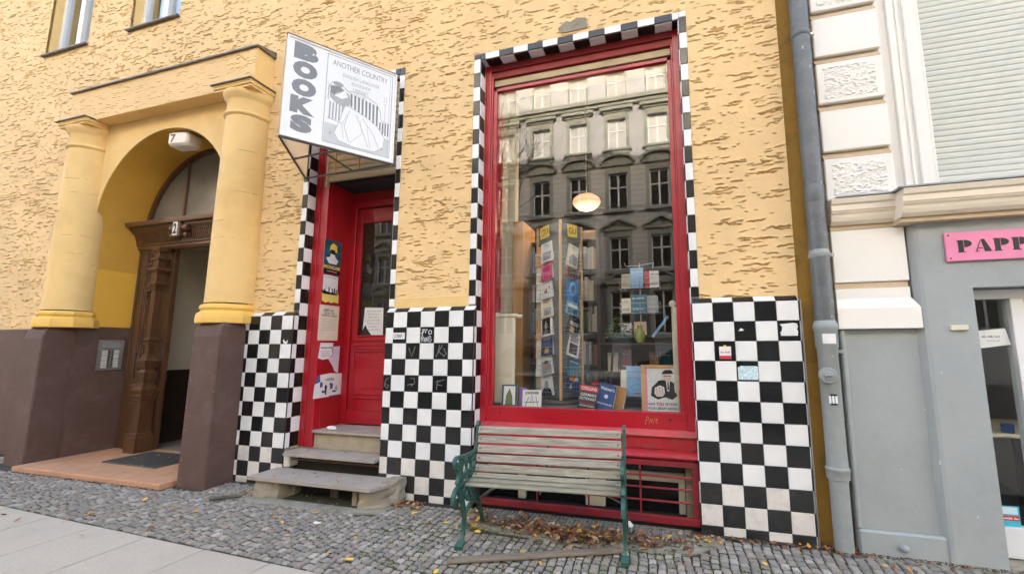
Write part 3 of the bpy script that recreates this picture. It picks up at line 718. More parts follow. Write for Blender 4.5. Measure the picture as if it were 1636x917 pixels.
b = MB(); b.box(-3.965, -2.853, .168, .176, .345, .508); ri = b.build('checker_riser', mat('tan_checker_riser', (.40, .34, .24), .6, .2, 9, .3, 60, metal=.2, dirt=.5, dcol=(.2, .16, .1)), st)
d = MB()
for i in range(44):
    for j in range(6):
        px_, pz_ = -3.95 + i * .025 + (j % 2) * .0125, .36 + j * .026
        d.add([(px_ - .01, .168, pz_), (px_, .168, pz_ - .01), (px_ + .01, .168, pz_), (px_, .168, pz_ + .01), (px_, .1615, pz_)], [(0, 1, 4), (1, 2, 4), (2, 3, 4), (3, 0, 4)])
q = d.build('riser_pattern', steel, ri); q['kind'] = 'stuff'
def rough_block(name, poly, z0, z1, m, par, amp=.012):
    b = MB(); n = len(poly); lev = []
    for k in range(5):
        z = z0 + (z1 - z0) * k / 4; lev.append([(p[0] + rng.uniform(-amp, amp), p[1] + rng.uniform(-amp, amp), z + (rng.uniform(-amp, amp) * .4 if k < 4 else 0)) for p in poly])
    V = sum(lev, []); F = [(k * n + i, k * n + (i + 1) % n, (k + 1) * n + (i + 1) % n, (k + 1) * n + i) for k in range(4) for i in range(n)] + [tuple(range(4 * n, 5 * n))]
    b.add(V, F); o = b.build(name, m, par)
    bm = bmesh.new(); bm.from_mesh(o.data); bmesh.ops.recalc_face_normals(bm, faces=bm.faces); bm.to_mesh(o.data); bm.free(); return o
rough_block('stone_block', [(-4.0, -.27), (-3.86, -.30), (-3.72, -.27), (-3.70, -.1), (-3.70, -.01), (-4.01, -.01)], -.02, .162, conc, st)
rough_block('stone_block', [(-2.83, -.26), (-2.74, -.27), (-2.66, -.21), (-2.575, -.12), (-2.56, -.015), (-2.83, -.015)], -.02, .162, conc, st)
rough_block('stone_block', [(-2.66, -.18), (-2.60, -.155), (-2.545, -.10), (-2.53, -.03), (-2.60, -.02), (-2.66, -.05)], .0, .215, conc, st)
b = MB(); b.prism([(-4.04, -.345), (-3.9, -.40), (-3.3, -.385), (-2.85, -.38), (-2.6, -.30), (-2.55, -.2), (-2.7, -.2), (-2.83, -.27), (-3.7, -.27), (-4.0, -.28)], 'z', -.03, .004); b.build('concrete_footing', mossc, st)
b = MB(); b.box(-3.9795, -3.966, .0, .165, .0, .358, .003); b.build('side_cheek', mossc, st)
b = MB(); b.box(-3.97, -3.90, -.01, .16, .19, .318, .01); b.build('white_cheek', mat('flaking_white_paint', (.62, .60, .56), .8, .15, 8, .4, 40, dirt=.6, dcol=(.25, .22, .18), ds=8), st)
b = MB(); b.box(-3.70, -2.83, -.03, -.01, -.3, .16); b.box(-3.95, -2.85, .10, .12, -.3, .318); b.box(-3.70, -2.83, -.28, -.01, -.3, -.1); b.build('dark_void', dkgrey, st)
b = MB(); b.box(-3.30, -3.22, -.08, -.05, -.02, .16); b.build('support_post', dark_steel, st); b = MB(); b.box(-2.95, -2.90, -.2, -.12, -.02, .16); b.build('support_post', conc, st)
for yy, zz, a, c in ((-.20, .115, -3.70, -2.86), (.02, .27, -3.88, -2.86)):
    b = MB(); b.tube([(a, yy, zz), (c, yy, zz)], .008); b.build('rusty_bar', rust, st, smooth_=True)

# ================================================================== ENTRANCE PORCH (parts of the building)
AX, AZ, AR = -6.262, 2.985, 1.175
def arc(n, r=AR, x=AX, z=AZ): return [(x + r * math.cos(math.pi * i / n), z + r * math.sin(math.pi * i / n)) for i in range(n + 1)]
def arch_plate(name, m, y0, y1, xl, xr, ztop, zlow, r=AR, par=yb):
    b = MB(); n = 36; A = arc(n, r)[::-1]     # left to right
    for i in range(n):
        (xa, za), (xb, zb_) = A[i], A[i + 1]; b.prism([(xa, za), (xb, zb_), (xb, ztop), (xa, ztop)], 'y', y0, y1)
    b.box(xl, AX - r, y0, y1, zlow, ztop); b.box(AX + r, xr, y0, y1, zlow, ztop); return b.build(name, m, par)
arch_plate('arch_wall', smooth, -.005, .56, -7.95, -4.63, 4.40, 1.66)
b = MB(); b.box(-7.95, AX - AR - .002, -.001, .56, 0, 1.66); b.build('brown_dado', brown, yb); b = MB(); b.box(AX + AR + .002, -4.665, -.001, .56, 0, 1.66); b.build('brown_dado', brown, yb)
# painted reveal and soffit, a skin 4 mm inside the arch
b = MB(); n = 48; A = arc(n, AR - .004)
pts = [(AX + AR - .004, 1.66)] + A + [(AX - AR + .004, 1.66)]
b.add([(x_, y_, z_) for x_, z_ in pts for y_ in (.004, .56)], [(2 * i, 2 * i + 1, 2 * i + 3, 2 * i + 2) for i in range(len(pts) - 1)])
rv = b.build('arch_reveal', ochre, yb, smooth_=True)
b = MB(); b.box(-7.44, -7.4315, .02, .555, 1.66, 2.42, 0); b.build('repainted_patch', mat('fresh_ochre_paint', (.74, .42, .05), .75, .05, 3, .15, 60), rv)
# beam
b = MB(); b.box(PX0, PX1, -.166, W + .02, 4.362, 4.822, .0); bm_ = b.build('porch_beam', smooth, yb)
b = MB(); b.prism([(-.195, 4.815), (-.195, 4.832), (W, 4.892), (W, 4.815)], 'x', PX0 - .03, PX1 + .03); b.build('flashing', dark_steel, bm_)
b = MB(); b.box(-7.9, -4.64, -.005, .045, 4.362, 4.40); b.build('beam_bed', smooth, bm_)
def column(cx, label):
    b = MB(); r = .238
    # entasis shaft, stands against the wall
    prof = [(r * 1.06, 1.86), (r * 1.05, 1.90), (r * 1.04, 2.2), (r * 1.03, 2.8), (r, 3.5), (r * .97, 3.99), (r * 1.05, 4.005), (r * 1.07, 4.02), (r * 1.05, 4.035), (r * .965, 4.045), (r * .965, 4.18), (r * 1.02, 4.20), (r * 1.12, 4.235), (r * 1.16, 4.275), (r * 1.14, 4.29)]
    b.lathe([(q, h) for q, h in prof], (cx, .0, 0), 48)
    o = b.build('column', smooth, yb, smooth_=True); o['label'] = label
    b = MB(); b.lathe([(r * 1.10, 1.845), (r * 1.18, 1.83), (r * 1.2, 1.80), (r * 1.12, 1.775), (r * 1.15, 1.765), (r * 1.27, 1.745), (r * 1.30, 1.70), (r * 1.30, 1.655), (r * 1.28, 1.64), (0.01, 1.64)], (cx, .0, 0), 10, a0=R(18), a1=R(378)); b.build('base_ring', mat('bright_yellow_plaster', (.84, .52, .12), .7, .06, 3, .2, 60, dirt=.3, dcol=(.5, .3, .1), ds=3), o)
    b = MB(); a = .285; b.prism([(cx - a, -.255), (cx + a, -.255), (cx + a, .04), (cx - a, .04)], 'z', 4.345, 4.362)
    for k, (q0, q1, e0, e1) in enumerate(((4.29, 4.318, .0, .235), (4.318, 4.345, .015, .25))):
        b.box(cx - .27 - e0, cx + .27 + e0, -e1, .04, q0, q1, .003)
    b.build('capital', smooth, o)
    b = MB(); b.box(cx - .305, cx + .305, -.275, .04, 4.3625, 4.376, .002); b.build('capital_flashing', dark_steel, o)
    for k in range(7):
        zz = 2.0 + k * .27 + rng.uniform(-.06, .06); c0 = rng.uniform(-120, -30); pts = []
        for t in range(9):
            aa = R(c0 + t * rng.uniform(5, 9)); rr_ = r * 1.032 if zz < 3.3 else r * 1.004; pts.append((cx + rr_ * math.cos(aa), rr_ * math.sin(aa), zz + rng.uniform(-.006, .006)))
        b = MB(); b.tube(pts, .0016, 4); b.build('hairline_crack', mat('crack', (.30, .17, .06), .9, .1, 5, 0), o)
    return o
column(-4.86, 'round yellow column right of arched entrance'); column(-7.66, 'round yellow column left of arched entrance')
def pier(cx, label):
    hw = .2
    b = MB(); c = .035
    poly = [(cx - hw + c, -.285), (cx + hw - .012, -.285), (cx + hw, -.273), (cx + hw, .02), (cx - hw, .02), (cx - hw, -.285 + c)]
    lo = [(x_, y_, 0) for x_, y_ in poly]; up = [(cx + (x_ - cx) * .98, y_ * .98, 1.50) for x_, y_ in poly]; up2 = [(cx + (x_ - cx) * .95, y_ * .9, 1.60) for x_, y_ in poly]; up3 = [(cx + (x_ - cx) * .86, y_ * .78, 1.645) for x_, y_ in poly]
    V = lo + up + up2 + up3; n = 6
    b.add(V, [(k * n + i, k * n + (i + 1) % n, (k + 1) * n + (i + 1) % n, (k + 1) * n + i) for k in range(3) for i in range(n)] + [tuple(range(3 * n, 4 * n)), tuple(range(n))[::-1]])
    o = fixn(b.build('pier', brown, yb)); o['label'] = label
    return o
pier(-4.82, 'brown painted square pier under the right column'); pier(-7.70, 'brown painted square pier under the left column')
# porch floor
b = MB(); b.box(-7.45, -5.06, -.385, .62, -.01, .05, .006); pf = b.build('porch_floor', terra, yb); pf['label'] = 'terracotta coloured entrance floor'
b = MB()
for xx in (-7.0, -6.45, -5.9, -5.4): b.box(xx, xx + .003, -.38, .5, .0495, .0508)
b.build('joint', mat('floor_joint', (.26, .15, .09), .9, .1, 5, 0), pf)
# brown side wall of porch, intercom
ic = thing('intercom_panel', 'steel intercom panel with two columns of name buttons on the brown porch wall', 'intercom', (-7.428, .33, 1.09), R(90))
flat(ic, 'plate', trim, rect(-.13, .13, 0, .40), -.012, 0)
flat(ic, 'speaker_grille', mat('grille_grey', (.25, .25, .25), .5, .2, 80, 0), rect(-.10, .10, .29, .37), -.0135, -.012)
for i in range(11):
    for s_ in (-1, 1):
        b = MB(); b.box(s_ * .06 - .028, s_ * .06 + .028, -.016, -.012, .035 + i * .0215, .049 + i * .0215, .001); b.build('name_plate', white_g if (i * 7 + s_) % 3 else cream, ic, local=True)
        b = MB(); b.box(s_ * .018 - .007, s_ * .018 + .007, -.019, -.012, .036 + i * .0215, .048 + i * .0215, .001); b.build('button', black, ic, local=True)
# house number lamp
hl = thing('house_number_lamp', 'white box lamp with a brown number 7 hanging in the arch', 'lamp', (-6.12, .12, 3.93), R(8))
b = MB(); b.box(-.15, .15, -.10, .10, 0, .185, .03); b.build('lamp_shade', mat('milk_glass', (.80, .76, .68), .3, .03, 3, 0), hl, local=True, smooth_=True)
b = MB(); b.box(-.09, .09, -.06, .06, .185, .21); b.build('mount', mat('lamp_mount', (.2, .17, .12), .6, .1, 5, 0), hl, local=True)
text(hl, '7', -.06, .09, .11, mat('brown_print', (.18, .07, .05), .6, .05, 5, 0), y=-.1015, bold=.03)
b = MB(); b.tube([(-6.03, .2, 4.13), (-5.9, .3, 4.09), (-5.75, .45, 4.02), (-5.65, .5, 3.97)], .006, 6); b.build('cable', dark_steel, yb)

# lunette over the entrance door
lf = MB(); n = 40; 
lf.ribbon(arc(n, AR - .03)[::-1], .055, .53, .60); lun = lf.build('lunette_frame', wood_d, yb)
b = MB(); A = arc(n, AR - .03); b.prism(A, 'y', .575, .59); b.build('pane', frost, lun)
b = MB(); b.box(AX - 1.145, AX + 1.145, .575, .59, 2.9, AZ); b.build('lower_pane', frost, lun)
for xx in (-6.72, -5.75): 
    b = MB(); b.box(xx - .016, xx + .016, .545, .575, 3.1, AZ + math.sqrt(AR ** 2 - (xx - AX) ** 2) - .03, .004); b.build('mullion', wood_d, lun)
# carved wooden door surround
XL, XR = -7.43, -5.095
wd = part('entrance_door_frame', wood_d, yb, [(XL, -7.12, .51, .60, .05, 2.80), (-7.40, -7.37, .495, .51, .95, 2.72), (-7.18, -7.15, .495, .51, .95, 2.72), (-7.12, XR, .52, .60, 2.79, 2.90), (-7.12, -6.84, .56, .60, .05, 2.8), (XR - .3, XR, .51, .6, .05, 2.80)], label='carved dark brown wooden door surround')
b = MB()
prof = [(.56, 2.74), (.50, 2.74), (.475, 2.77), (.475, 2.80), (.46, 2.81), (.44, 2.90), (.42, 2.96), (.38, 3.00), (.36, 3.02), (.36, 3.035), (.31, 3.05), (.30, 3.09), (.30, 3.105), (.56, 3.13)]
lo = [(y_, z_) for y_, z_ in prof]
b.prism(lo, 'x', XL + .01, XR); cor = b.build('carved_cornice', wood_d, wd); fixn(cor)
b = MB()
for i in range(62): 
    xx = -7.30 + i * .036
    if abs(xx + 6.42) < .12: continue
    b.prism([(.475, 2.83), (.438, 2.84), (.415, 2.92), (.395, 2.975), (.46, 2.975)], 'x', xx, xx + .018)
fixn(b.build('fluting', wood_d, cor))['kind'] = 'stuff'
num = MB(); num.box(-6.535, -6.395, .33, .40, 2.85, 3.06, .008); nb = num.build('number_block', wood_d, cor)
b = MB(); b.box(-6.505, -6.425, .322, .33, 2.865, 3.05, .002); b.build('number_plate', white_g, cor)
nt = thing('house_number', 'small white plate with a black number above the carved entrance door', 'number plate', (-6.465, .3215, 2.957))
text(nt, '2', 0, 0, .145, black, y=-.001, w=.062, bold=.05)
for s_ in (-1, 1):
    b = MB(); b.lathe([(.001, -.05), (.045, -.045), (.05, 0), (.045, .045), (.001, .05)], (-6.465 + s_ * .12, .39, 2.98), 12, axis='x'); b.lathe([(.001, -.03), (.03, -.028), (.035, 0), (.03, .028), (.001, .03)], (-6.465 + s_ * .13, .39, 2.88), 12, axis='x'); b.build('scroll', wood_d, cor, smooth_=True)
def newel(x0):
    cx = x0
    def sq(h0, h1, w0, w1, rot=0): return [(h0, w0), (h1, w1)]
    b = MB()
    P4 = [(.115, .05), (.115, .24), (.10, .26), (.105, .275), (.085, .30), (.082, .70), (.10, .715), (.09, .73), (.105, .755), (.105, .80), (.118, .815), (.118, .85), (.095, .865), (.085, .88), (.07, .93), (.085, .97), (.085, 1.06), (.06, 1.10), (.085, 1.135), (.10, 1.19), (.10, 1.215), (.07, 1.24), (.045, 1.30), (.042, 1.40), (.06, 1.43), (.066, 1.445), (.05, 1.46), (.068, 1.48), (.068, 1.50), (.045, 1.52), (.048, 1.60), (.044, 2.15), (.06, 2.17), (.066, 2.185), (.05, 2.20), (.072, 2.225), (.085, 2.235), (.085, 2.255), (.062, 2.27), (.062, 2.40), (.088, 2.415), (.10, 2.43), (.10, 2.445), (.06, 2.47), (.055, 2.56), (.08, 2.58), (.08, 2.60), (.05, 2.62), (.048, 2.67), (.07, 2.69), (.085, 2.72), (.085, 2.75)]
    b.lathe([(r_ * 1.25, h) for r_, h in P4], (cx + .02, .45, 0), 4, a0=R(45), a1=R(405))
    o = b.build('carved_post', wood_d, wd)
    b = MB(); b.lathe([(.05, 0), (.05, -.012), (.03, -.018), (.025, -.01), (.012, -.02), (.001, -.024)], (cx - .225, .51, .53), 16, axis='y'); b.build('rosette', wood_d, o, smooth_=True)
    b = MB(); b.box(cx - .30, cx - .14, .478, .51, .60, .66, .008); b.box(cx - .30, cx - .14, .478, .51, .40, .45, .008); b.box(cx - .335, cx - .11, .47, .51, .05, .25, .012); b.box(cx - .335, cx - .11, .485, .51, .25, .31, .012); b.box(cx - .345, cx - .10, .47, .51, .82, .90, .014); b.build('pedestal_panel', wood_d, o)
    b = MB()
    for k in range(60):
        zz = rng.choice([rng.uniform(1.86, 2.6), rng.uniform(1.9, 2.5), rng.uniform(.96, 1.25)]); b.lathe([(.001, 0), (.022, -.008), (.014, -.028), (.001, -.034)], (cx - .22 + rng.uniform(-.05, .05), .51, zz), 6, axis='y')
    b.build('carved_ornament', wood_d, o)['kind'] = 'stuff'
    b = MB(); b.box(cx - .345, cx - .33, .49, .51, .95, 2.72, .004); b.box(cx - .30, cx - .285, .485, .51, 1.30, 2.66, .004); b.box(cx - .155, cx - .14, .485, .51, 1.30, 2.66, .004); b.box(cx - .30, cx - .14, .485, .51, 2.66, 2.68, .004); b.build('panel_moulding', wood_d, o)
newel(-6.90)
# corridor behind
b = MB(); b.box(-7.25, -7.2, .62, 5, 1.06, 2.9); b.box(-5.0, -4.95, .62, 5, 1.06, 2.9); b.box(-7.25, -4.95, 4.95, 5, 0, 2.9); b.box(-7.25, -4.95, .62, 5, 2.88, 2.93); cr_ = b.build('corridor_wall', corr, yb)
b = MB(); b.box(-7.25, -7.18, .60, 5, .03, 1.06); b.box(-5.02, -4.95, .62, 5, .03, 1.06); b.box(-7.19, -7.165, .6, 5, 1.03, 1.065)
for k in range(5): b.box(-7.18, -7.168, .75 + k * .8, 1.35 + k * .8, .2, .9, .008)
b.build('corridor_wainscot', wood_dk, yb)
b = MB(); b.box(-7.25, -4.95, .60, 5, -.05, .045); b.build('corridor_floor', mat('worn_floor', (.22, .18, .14), .8, .2, 4, .2, 40), yb)
part('open_door_edge', wood_d, yb, [(-6.84, -6.79, .56, .62, .05, 2.79)])
mt = thing('doormat', 'dark grey ribbed doormat on the terracotta porch floor', 'doormat', (-6.2, .22, .05), R(-1))
b = MB(); b.box(-.46, .46, -.24, .26, .0, .012, .003); b.build('rubber_base', rubber, mt, local=True)
b = MB()
for i in range(45): b.box(-.45 + i * .02, -.442 + i * .02, -.23, .25, .012, .0155)
b.build('ribs', rubber, mt, local=True)

# ================================================================== UPPER WINDOWS
for (x0, x1) in ((-7.37, -6.39), (-9.27, -8.27), (-12.2, -11.2)):
    b = MB(); b.box(x0 + .002, x0 + .07, .16, .24, 5.84, 7.38, .004); b.box(x1 - .07, x1 - .002, .16, .24, 5.84, 7.38, .004); b.box(x0 + .07, x1 - .07, .16, .24, 5.84, 5.92, .004); b.box(x0 + .07, x1 - .07, .16, .24, 7.3, 7.38, .004)
    b.box((x0 + x1) / 2 - .05, (x0 + x1) / 2 + .05, .15, .24, 5.92, 7.3, .004)
    o = b.build('upper_window', white_g, yb)
    for a, c in ((x0 + .07, (x0 + x1) / 2 - .05), ((x0 + x1) / 2 + .05, x1 - .07)):
        b = MB(); b.add([(a, .20, 5.92), (c, .20, 5.92), (c, .20, 7.3), (a, .20, 7.3)], [(0, 1, 2, 3)]); b.build('pane', glass_far, o)
    b = MB(); b.box(x0 + .08, x1 - .08, .30, .31, 5.9, 7.3); b.build('curtain', mat('net_curtain', (.62, .66, .72), .9, .1, 8, .1, 20, stretch=(8, 8, .3)), o)
    b = MB(); b.prism([(-.0, 5.80), (-.0, 5.818), (.16, 5.845), (.16, 5.81)], 'x', x0 - .02, x1 + .02); fixn(b.build('sill', dark_steel, o))

# ================================================================== WHITE AND GREY BUILDING
wbd = thing('white_building', 'white stuccoed house with grey painted shopfront and pale roller shutter', 'building', (3, 0, 0))
b = MB()
b.box(1.03, 1.52, .06, .5, 1.5, 20.3); b.box(1.52, 1.70, .045, .5, 2.5, 5.2); b.box(1.70, 3.1, .30, .5, 2.5, 5.2); b.box(3.1, 30, .045, .5, 2.3, 20.3); b.box(1.52, 3.1, .045, .5, 5.2, 20.3)
b.box(1.0, 1.03, .05, .5, 0, 20.3)
b.box(1.7, 3.1, .045, .5, 2.44, 2.5); b.build('upper_wall', white_p, wbd)
b = MB(); b.box(1.0, 30, .5, 9, 20.1, 20.3); b.box(1.0, 30, 8.8, 9, 0, 20.1); b.box(1.0, 30, .5, 8.8, 2.42, 2.5); b.box(3.0, 3.05, .5, 8.8, 0, 2.42); b.build('rear_wall', white_p, wbd)
zz = [4.445, 4.02, 3.63, 3.235, 2.845, 2.46]
roughw = mat('rough_cast_white', (.84, .80, .735), .9, .05, 4, 1.0, 26, bdist=.022)
for i in range(0, 5):
    t, bo = zz[i] - .06, zz[i + 1]
    if i == 0: t = 4.40
    o = part('rusticated_block', white_p, wbd, [(1.0, 1.445, -.002, .06, bo, t)], ch=.008)
    if i % 2 == 1 or i == 3: pass
    if i in (0, 2, 4):
        gx = np.linspace(1.045, 1.40, 56); gz = np.linspace(bo + .035, t - .035, 44)
        X_, Z_ = np.meshgrid(gx, gz); n = 56
        base = rng.normal(0, 1, (44, 56)); 
        for _ in range(2): base = (base + np.roll(base, 1, 0) + np.roll(base, 1, 1) + np.roll(base, -1, 1)) / 4
        base = base / base.std()
        D = -.004 - np.clip(base, -1.5, 1.8) * .0034
        D[0, :] = D[-1, :] = .0; D[:, 0] = D[:, -1] = .0
        V = np.stack([X_, D, Z_], -1).reshape(-1, 3); idx = np.arange(44 * n).reshape(44, n)
        F = np.stack([idx[:-1, :-1], idx[:-1, 1:], idx[1:, 1:], idx[1:, :-1]], -1).reshape(-1, 4)
        b = MB(); b.add(V.tolist(), F.tolist()); b.build('rough_panel', roughw, o)
for i in range(1, 5):
    b = MB(); 
    for k in range(3): b.box(1.0, 1.44, .004 + k * .012, .06, zz[i] - .06 + k * .019 + .001, zz[i] - .043 + k * .019, .002)
    b.build('groove_moulding', beige_p, wbd)
b = MB()
for k, (a, c, y_) in enumerate(((1.52, 1.56, .03), (1.575, 1.60, .036), (1.62, 1.70, .02))): b.box(a, c, y_, .046, 2.53, 5.2, .004)
b.box(1.70, 1.715, .02, .30, 2.53, 5.2, .002); b.build('window_surround', white_p, wbd)
wsh = part('window_shutter_guide', white_g, wbd, [(1.715, 1.74, .18, .22, 2.53, 4.30), (1.715, 3.1, .18, .29, 4.25, 4.45)], label='pale horizontal roller shutter of the upper window')
for i in range(38):
    z0 = 2.545 + i * .045
    b = MB(); b.prism([(.2035, z0), (.1985, z0 + .009), (.198, z0 + .030), (.2025, z0 + .0435), (.22, z0 + .0435), (.22, z0)], 'x', 1.735, 3.1); b.build('slat', shut, wsh)
# cornice with a step forward
def corn(x0, x1, dy, xm):
    b = MB(); prof = [(.06, 2.2625), (-.015, 2.2625), (-.035, 2.285), (-.045, 2.31), (-.05, 2.33), (-.062, 2.345), (-.062, 2.40), (-.075, 2.41), (-.085, 2.446), (.06, 2.4505)]
    q_ = MB(); q_.box(x0 + .001, x1 - .001, (.0 + dy) + .004, .06, 2.228, 2.262, .003); q_.box(x0 + .001, x1 - .001, dy - .066, dy - .05, 2.352, 2.362, .002); q_.build('beige_fillet', beige_p, wbd)
    b.prism([(y_ + dy if y_ < .05 else .06, z_) for y_, z_ in prof], 'x', x0, x1); return fixn(b.build('cornice', mat('cream_cornice_paint', (.80, .71, .58), .7, .05, 3, .15, 80, dirt=.3, dcol=(.6, .48, .34), ds=3), wbd))
corn(1.0, 1.46, .0, 0); corn(1.395, 30, -.10, 0)
b = MB(); b.prism([(1.03, -.09), (1.37, -.09), (1.37, -.19), (30, -.19), (30, .05), (1.03, .05)], 'z', 2.452, 2.462); b.build('cornice_flashing', mat('zinc_flashing', (.30, .33, .35), .45, .15, 8, .1, 40, metal=.4), wbd)
# white pilaster foot and grey parts
b = MB(); b.box(1.0, 1.46, -.002, .06, 1.835, 2.224, .005)
b.build('pilaster_block', white_p, wbd)
b = MB(); b.box(1.0, 1.455, .012, .06, 1.79, 1.834, .004); b.build('groove_moulding', beige_p, wbd)
b = MB(); P = [(1.0, 1.455, .0, 1.79), (1.0, 1.455, .0, 1.715), (.99, 1.49, -.035, 1.645), (.99, 1.49, -.035, 1.50)]
V = []
for a, c, y_, z_ in P: V += [(a, y_, z_), (c, y_, z_), (c, .06, z_), (a, .06, z_)]
b.add(V, [(4 * k + i, 4 * k + (i + 1) % 4, 4 * k + 4 + (i + 1) % 4, 4 * k + 4 + i) for k in range(3) for i in range(4)] + [(0, 1, 2, 3), (15, 14, 13, 12)]); fixn(b.build('pilaster_foot', white_p, wbd))
b = MB()
b.box(1.0, 1.50, .015, .5, 0, 1.499, .01)
gp_ = b.build('grey_pilaster', grey_p, wbd)
b = MB(); b.box(1.0, 1.50, -.02, .016, -.05, .15, .012); b.box(1.0, 1.035, -.012, .016, .15, 1.499, .01); b.build('grey_plinth', grey_p, wbd)
b = MB()
b.prism([(1.475, .012), (1.50, -.028), (1.52, -.035), (1.79, -.035), (1.79, .5), (1.475, .5)], 'z', -.05, 2.23)
b.box(1.79, 3.1, -.035, .5, 1.765, 2.23); b.box(3.1, 30, -.035, .5, 0, 2.23); b.build('grey_front_wall', grey_p, wbd)
b = MB(); b.lathe([(.022, 0), (.022, -.03), (.014, -.038), (.001, -.04)], (1.25, -.02, .065), 14, axis='y'); b.build('bolt', grey_p, wbd, smooth_=True)
part('vent_block', cream, wbd, [(1.635, 1.73, -.055, -.034, 1.48, 1.515)])
wdr = part('shop_door_frame', white_g, wbd, [(1.792, 1.845, .08, .15, .02, 1.76), (1.845, 3.0, .08, .15, 1.695, 1.76), (1.845, 3.0, .08, .15, .03, .215), (2.045, 2.12, .07, .15, .215, 1.695), (2.9, 3.0, .08, .15, .215, 1.695)], label='white framed glass shop door')
b = MB(); b.add([(1.845, .11, .215), (3.0, .11, .215), (3.0, .11, 1.695), (1.845, .11, 1.695)], [(0, 1, 2, 3)]); b.build('pane', glass_door, wdr)
b = MB(); b.box(1.795, 3.0, -.03, .5, -.05, .02, .01); b.build('door_step', conc, wbd)
b = MB(); b.box(1.5, 3.0, 3.5, 3.6, 0, 2.4); b.box(1.05, 1.1, .5, 3.6, 0, 2.4); b.build('shop_inner_wall', inner, wbd)
ns = thing('paper_notice', 'white taped paper notice inside the glass door under the pink sign', 'notice', (1.87, .105, 1.34), 0)
flat(ns, 'sheet', paper, [(0, .02), (.17, .045), (.15, .155), (.0, .14)], 0, .0008)
scrib(ns, .07, .10, .014, .11, sgrey, -.001); scrib(ns, .075, .072, .009, .07, slight, -.001)
cs = thing('card_notice', 'turquoise card with a red label in the bottom corner of the white glass door', 'notice', (1.85, .105, .217), 0)
flat(cs, 'card', mat('turquoise_card', (.05, .45, .60), .5, .05, 5, 0), rect(0, .11, 0, .125), 0, .001)
flat(cs, 'pale_label', mat('pale_blue_label', (.6, .75, .8), .5, .05, 5, 0), rect(.01, .10, .075, .118), -.001, 0)
flat(cs, 'red_label', mat('red_label', (.55, .03, .04), .5, .05, 5, 0), rect(.015, .105, .035, .066), -.001, 0); scrib(cs, .06, .05, .014, .075, white_g, -.0015)
tb = thing('work_table', 'cluttered pale table seen inside the grey shop behind the glass door', 'table', (2.15, .6, 0), 0)
b = MB(); b.box(-.3, .6, -.1, .7, .70, .73, .01); b.build('tabletop', cream, tb, local=True)
for sx_, sy_ in ((-.27, -.07), (.57, -.07), (-.27, .67), (.57, .67)):
    b = MB(); b.box(sx_ - .02, sx_ + .02, sy_ - .02, sy_ + .02, .02, .70); b.build('leg', wood_dk, tb, local=True)
for k, (cx_, cy_, cl) in enumerate(((-.15, .05, red), (.0, .15, paper_y), (.1, -.02, blue_p), (-.05, .3, pine))):
    o = thing('craft_box', ['small red box', 'small yellow box', 'small blue box', 'small wooden box'][k] + ' on the table inside the grey shop', 'box', (2.15 + cx_, .6 + cy_, .731), k * .5)
    b = MB(); b.box(-.05, .05, -.035, .035, 0, .05, .004); b.build('carton', cl, o, local=True); b = MB(); b.box(-.052, .052, -.037, .037, .05, .06, .002); b.build('lid', cl, o, local=True)

# pink shop sign
ps = thing('pink_shop_sign', 'pink shop board with black stencil letters on the grey wall above the door', 'sign', (1.66, -.037, 1.945))
b = MB(); b.box(0, 1.15, -.018, 0, 0, .20, .003); b.build('board', pink, ps, local=True)
def stencil(par, ch, x, z, h, w, m):
    Y0, Y1 = -.0205, -.018
    def P(pl): return flat(par, 'letter_piece', m, [(x + a * w, z + c * h) for a, c in pl], Y0, Y1)
    if ch == 'P':
        P([(.08, 0), (.42, 0), (.42, 1), (.08, 1)]); P([(0, 0), (.06, 0), (.06, .06), (0, .06)]); P([(0, .94), (.06, .94), (.06, 1), (0, 1)]); P([(.44, 0), (.52, 0), (.52, .06), (.44, .06)])
        P([(.48 + .5 * math.cos(R(t)) * .98, .70 + .30 * math.sin(R(t))) for t in range(-90, 91, 15)])
    if ch == 'A':
        P([(.40, 1), (.60, 1), (1.0, 0), (.58, 0)]); P([(.34, .86), (.38, .92), (.12, .08), (.06, .08)]); P([(0, 0), (.24, 0), (.24, .05), (0, .05)]); P([(.20, .26), (.46, .26), (.44, .32), (.22, .32)])
    if ch == 'I': P([(.1, 0), (.6, 0), (.6, 1), (.1, 1)])
    if ch == 'E': P([(.08, 0), (.42, 0), (.42, 1), (.08, 1)]); P([(.44, .9), (.9, .9), (.9, 1), (.44, 1)]); P([(.44, 0), (.9, 0), (.9, .1), (.44, .1)]); P([(.44, .45), (.75, .45), (.75, .55), (.44, .55)])
    if ch == 'R': stencil(par, 'P', x, z, h, w, m); P([(.5, .4), (.66, .4), (1.0, 0), (.66, 0)])
xx = .062
for ch, wd_ in (('P', .085), ('A', .09), ('P', .085), ('P', .085)):
    stencil(ps, ch, xx, .058, .085, wd_, black); xx += wd_ + .012
for a in (.02,):
    for c in (.02, .18):
        b = MB(); b.lathe([(.006, 0), (.005, -.003), (.001, -.004)], (a, -.018, c), 8, axis='y'); b.build('screw', black, ps, local=True)

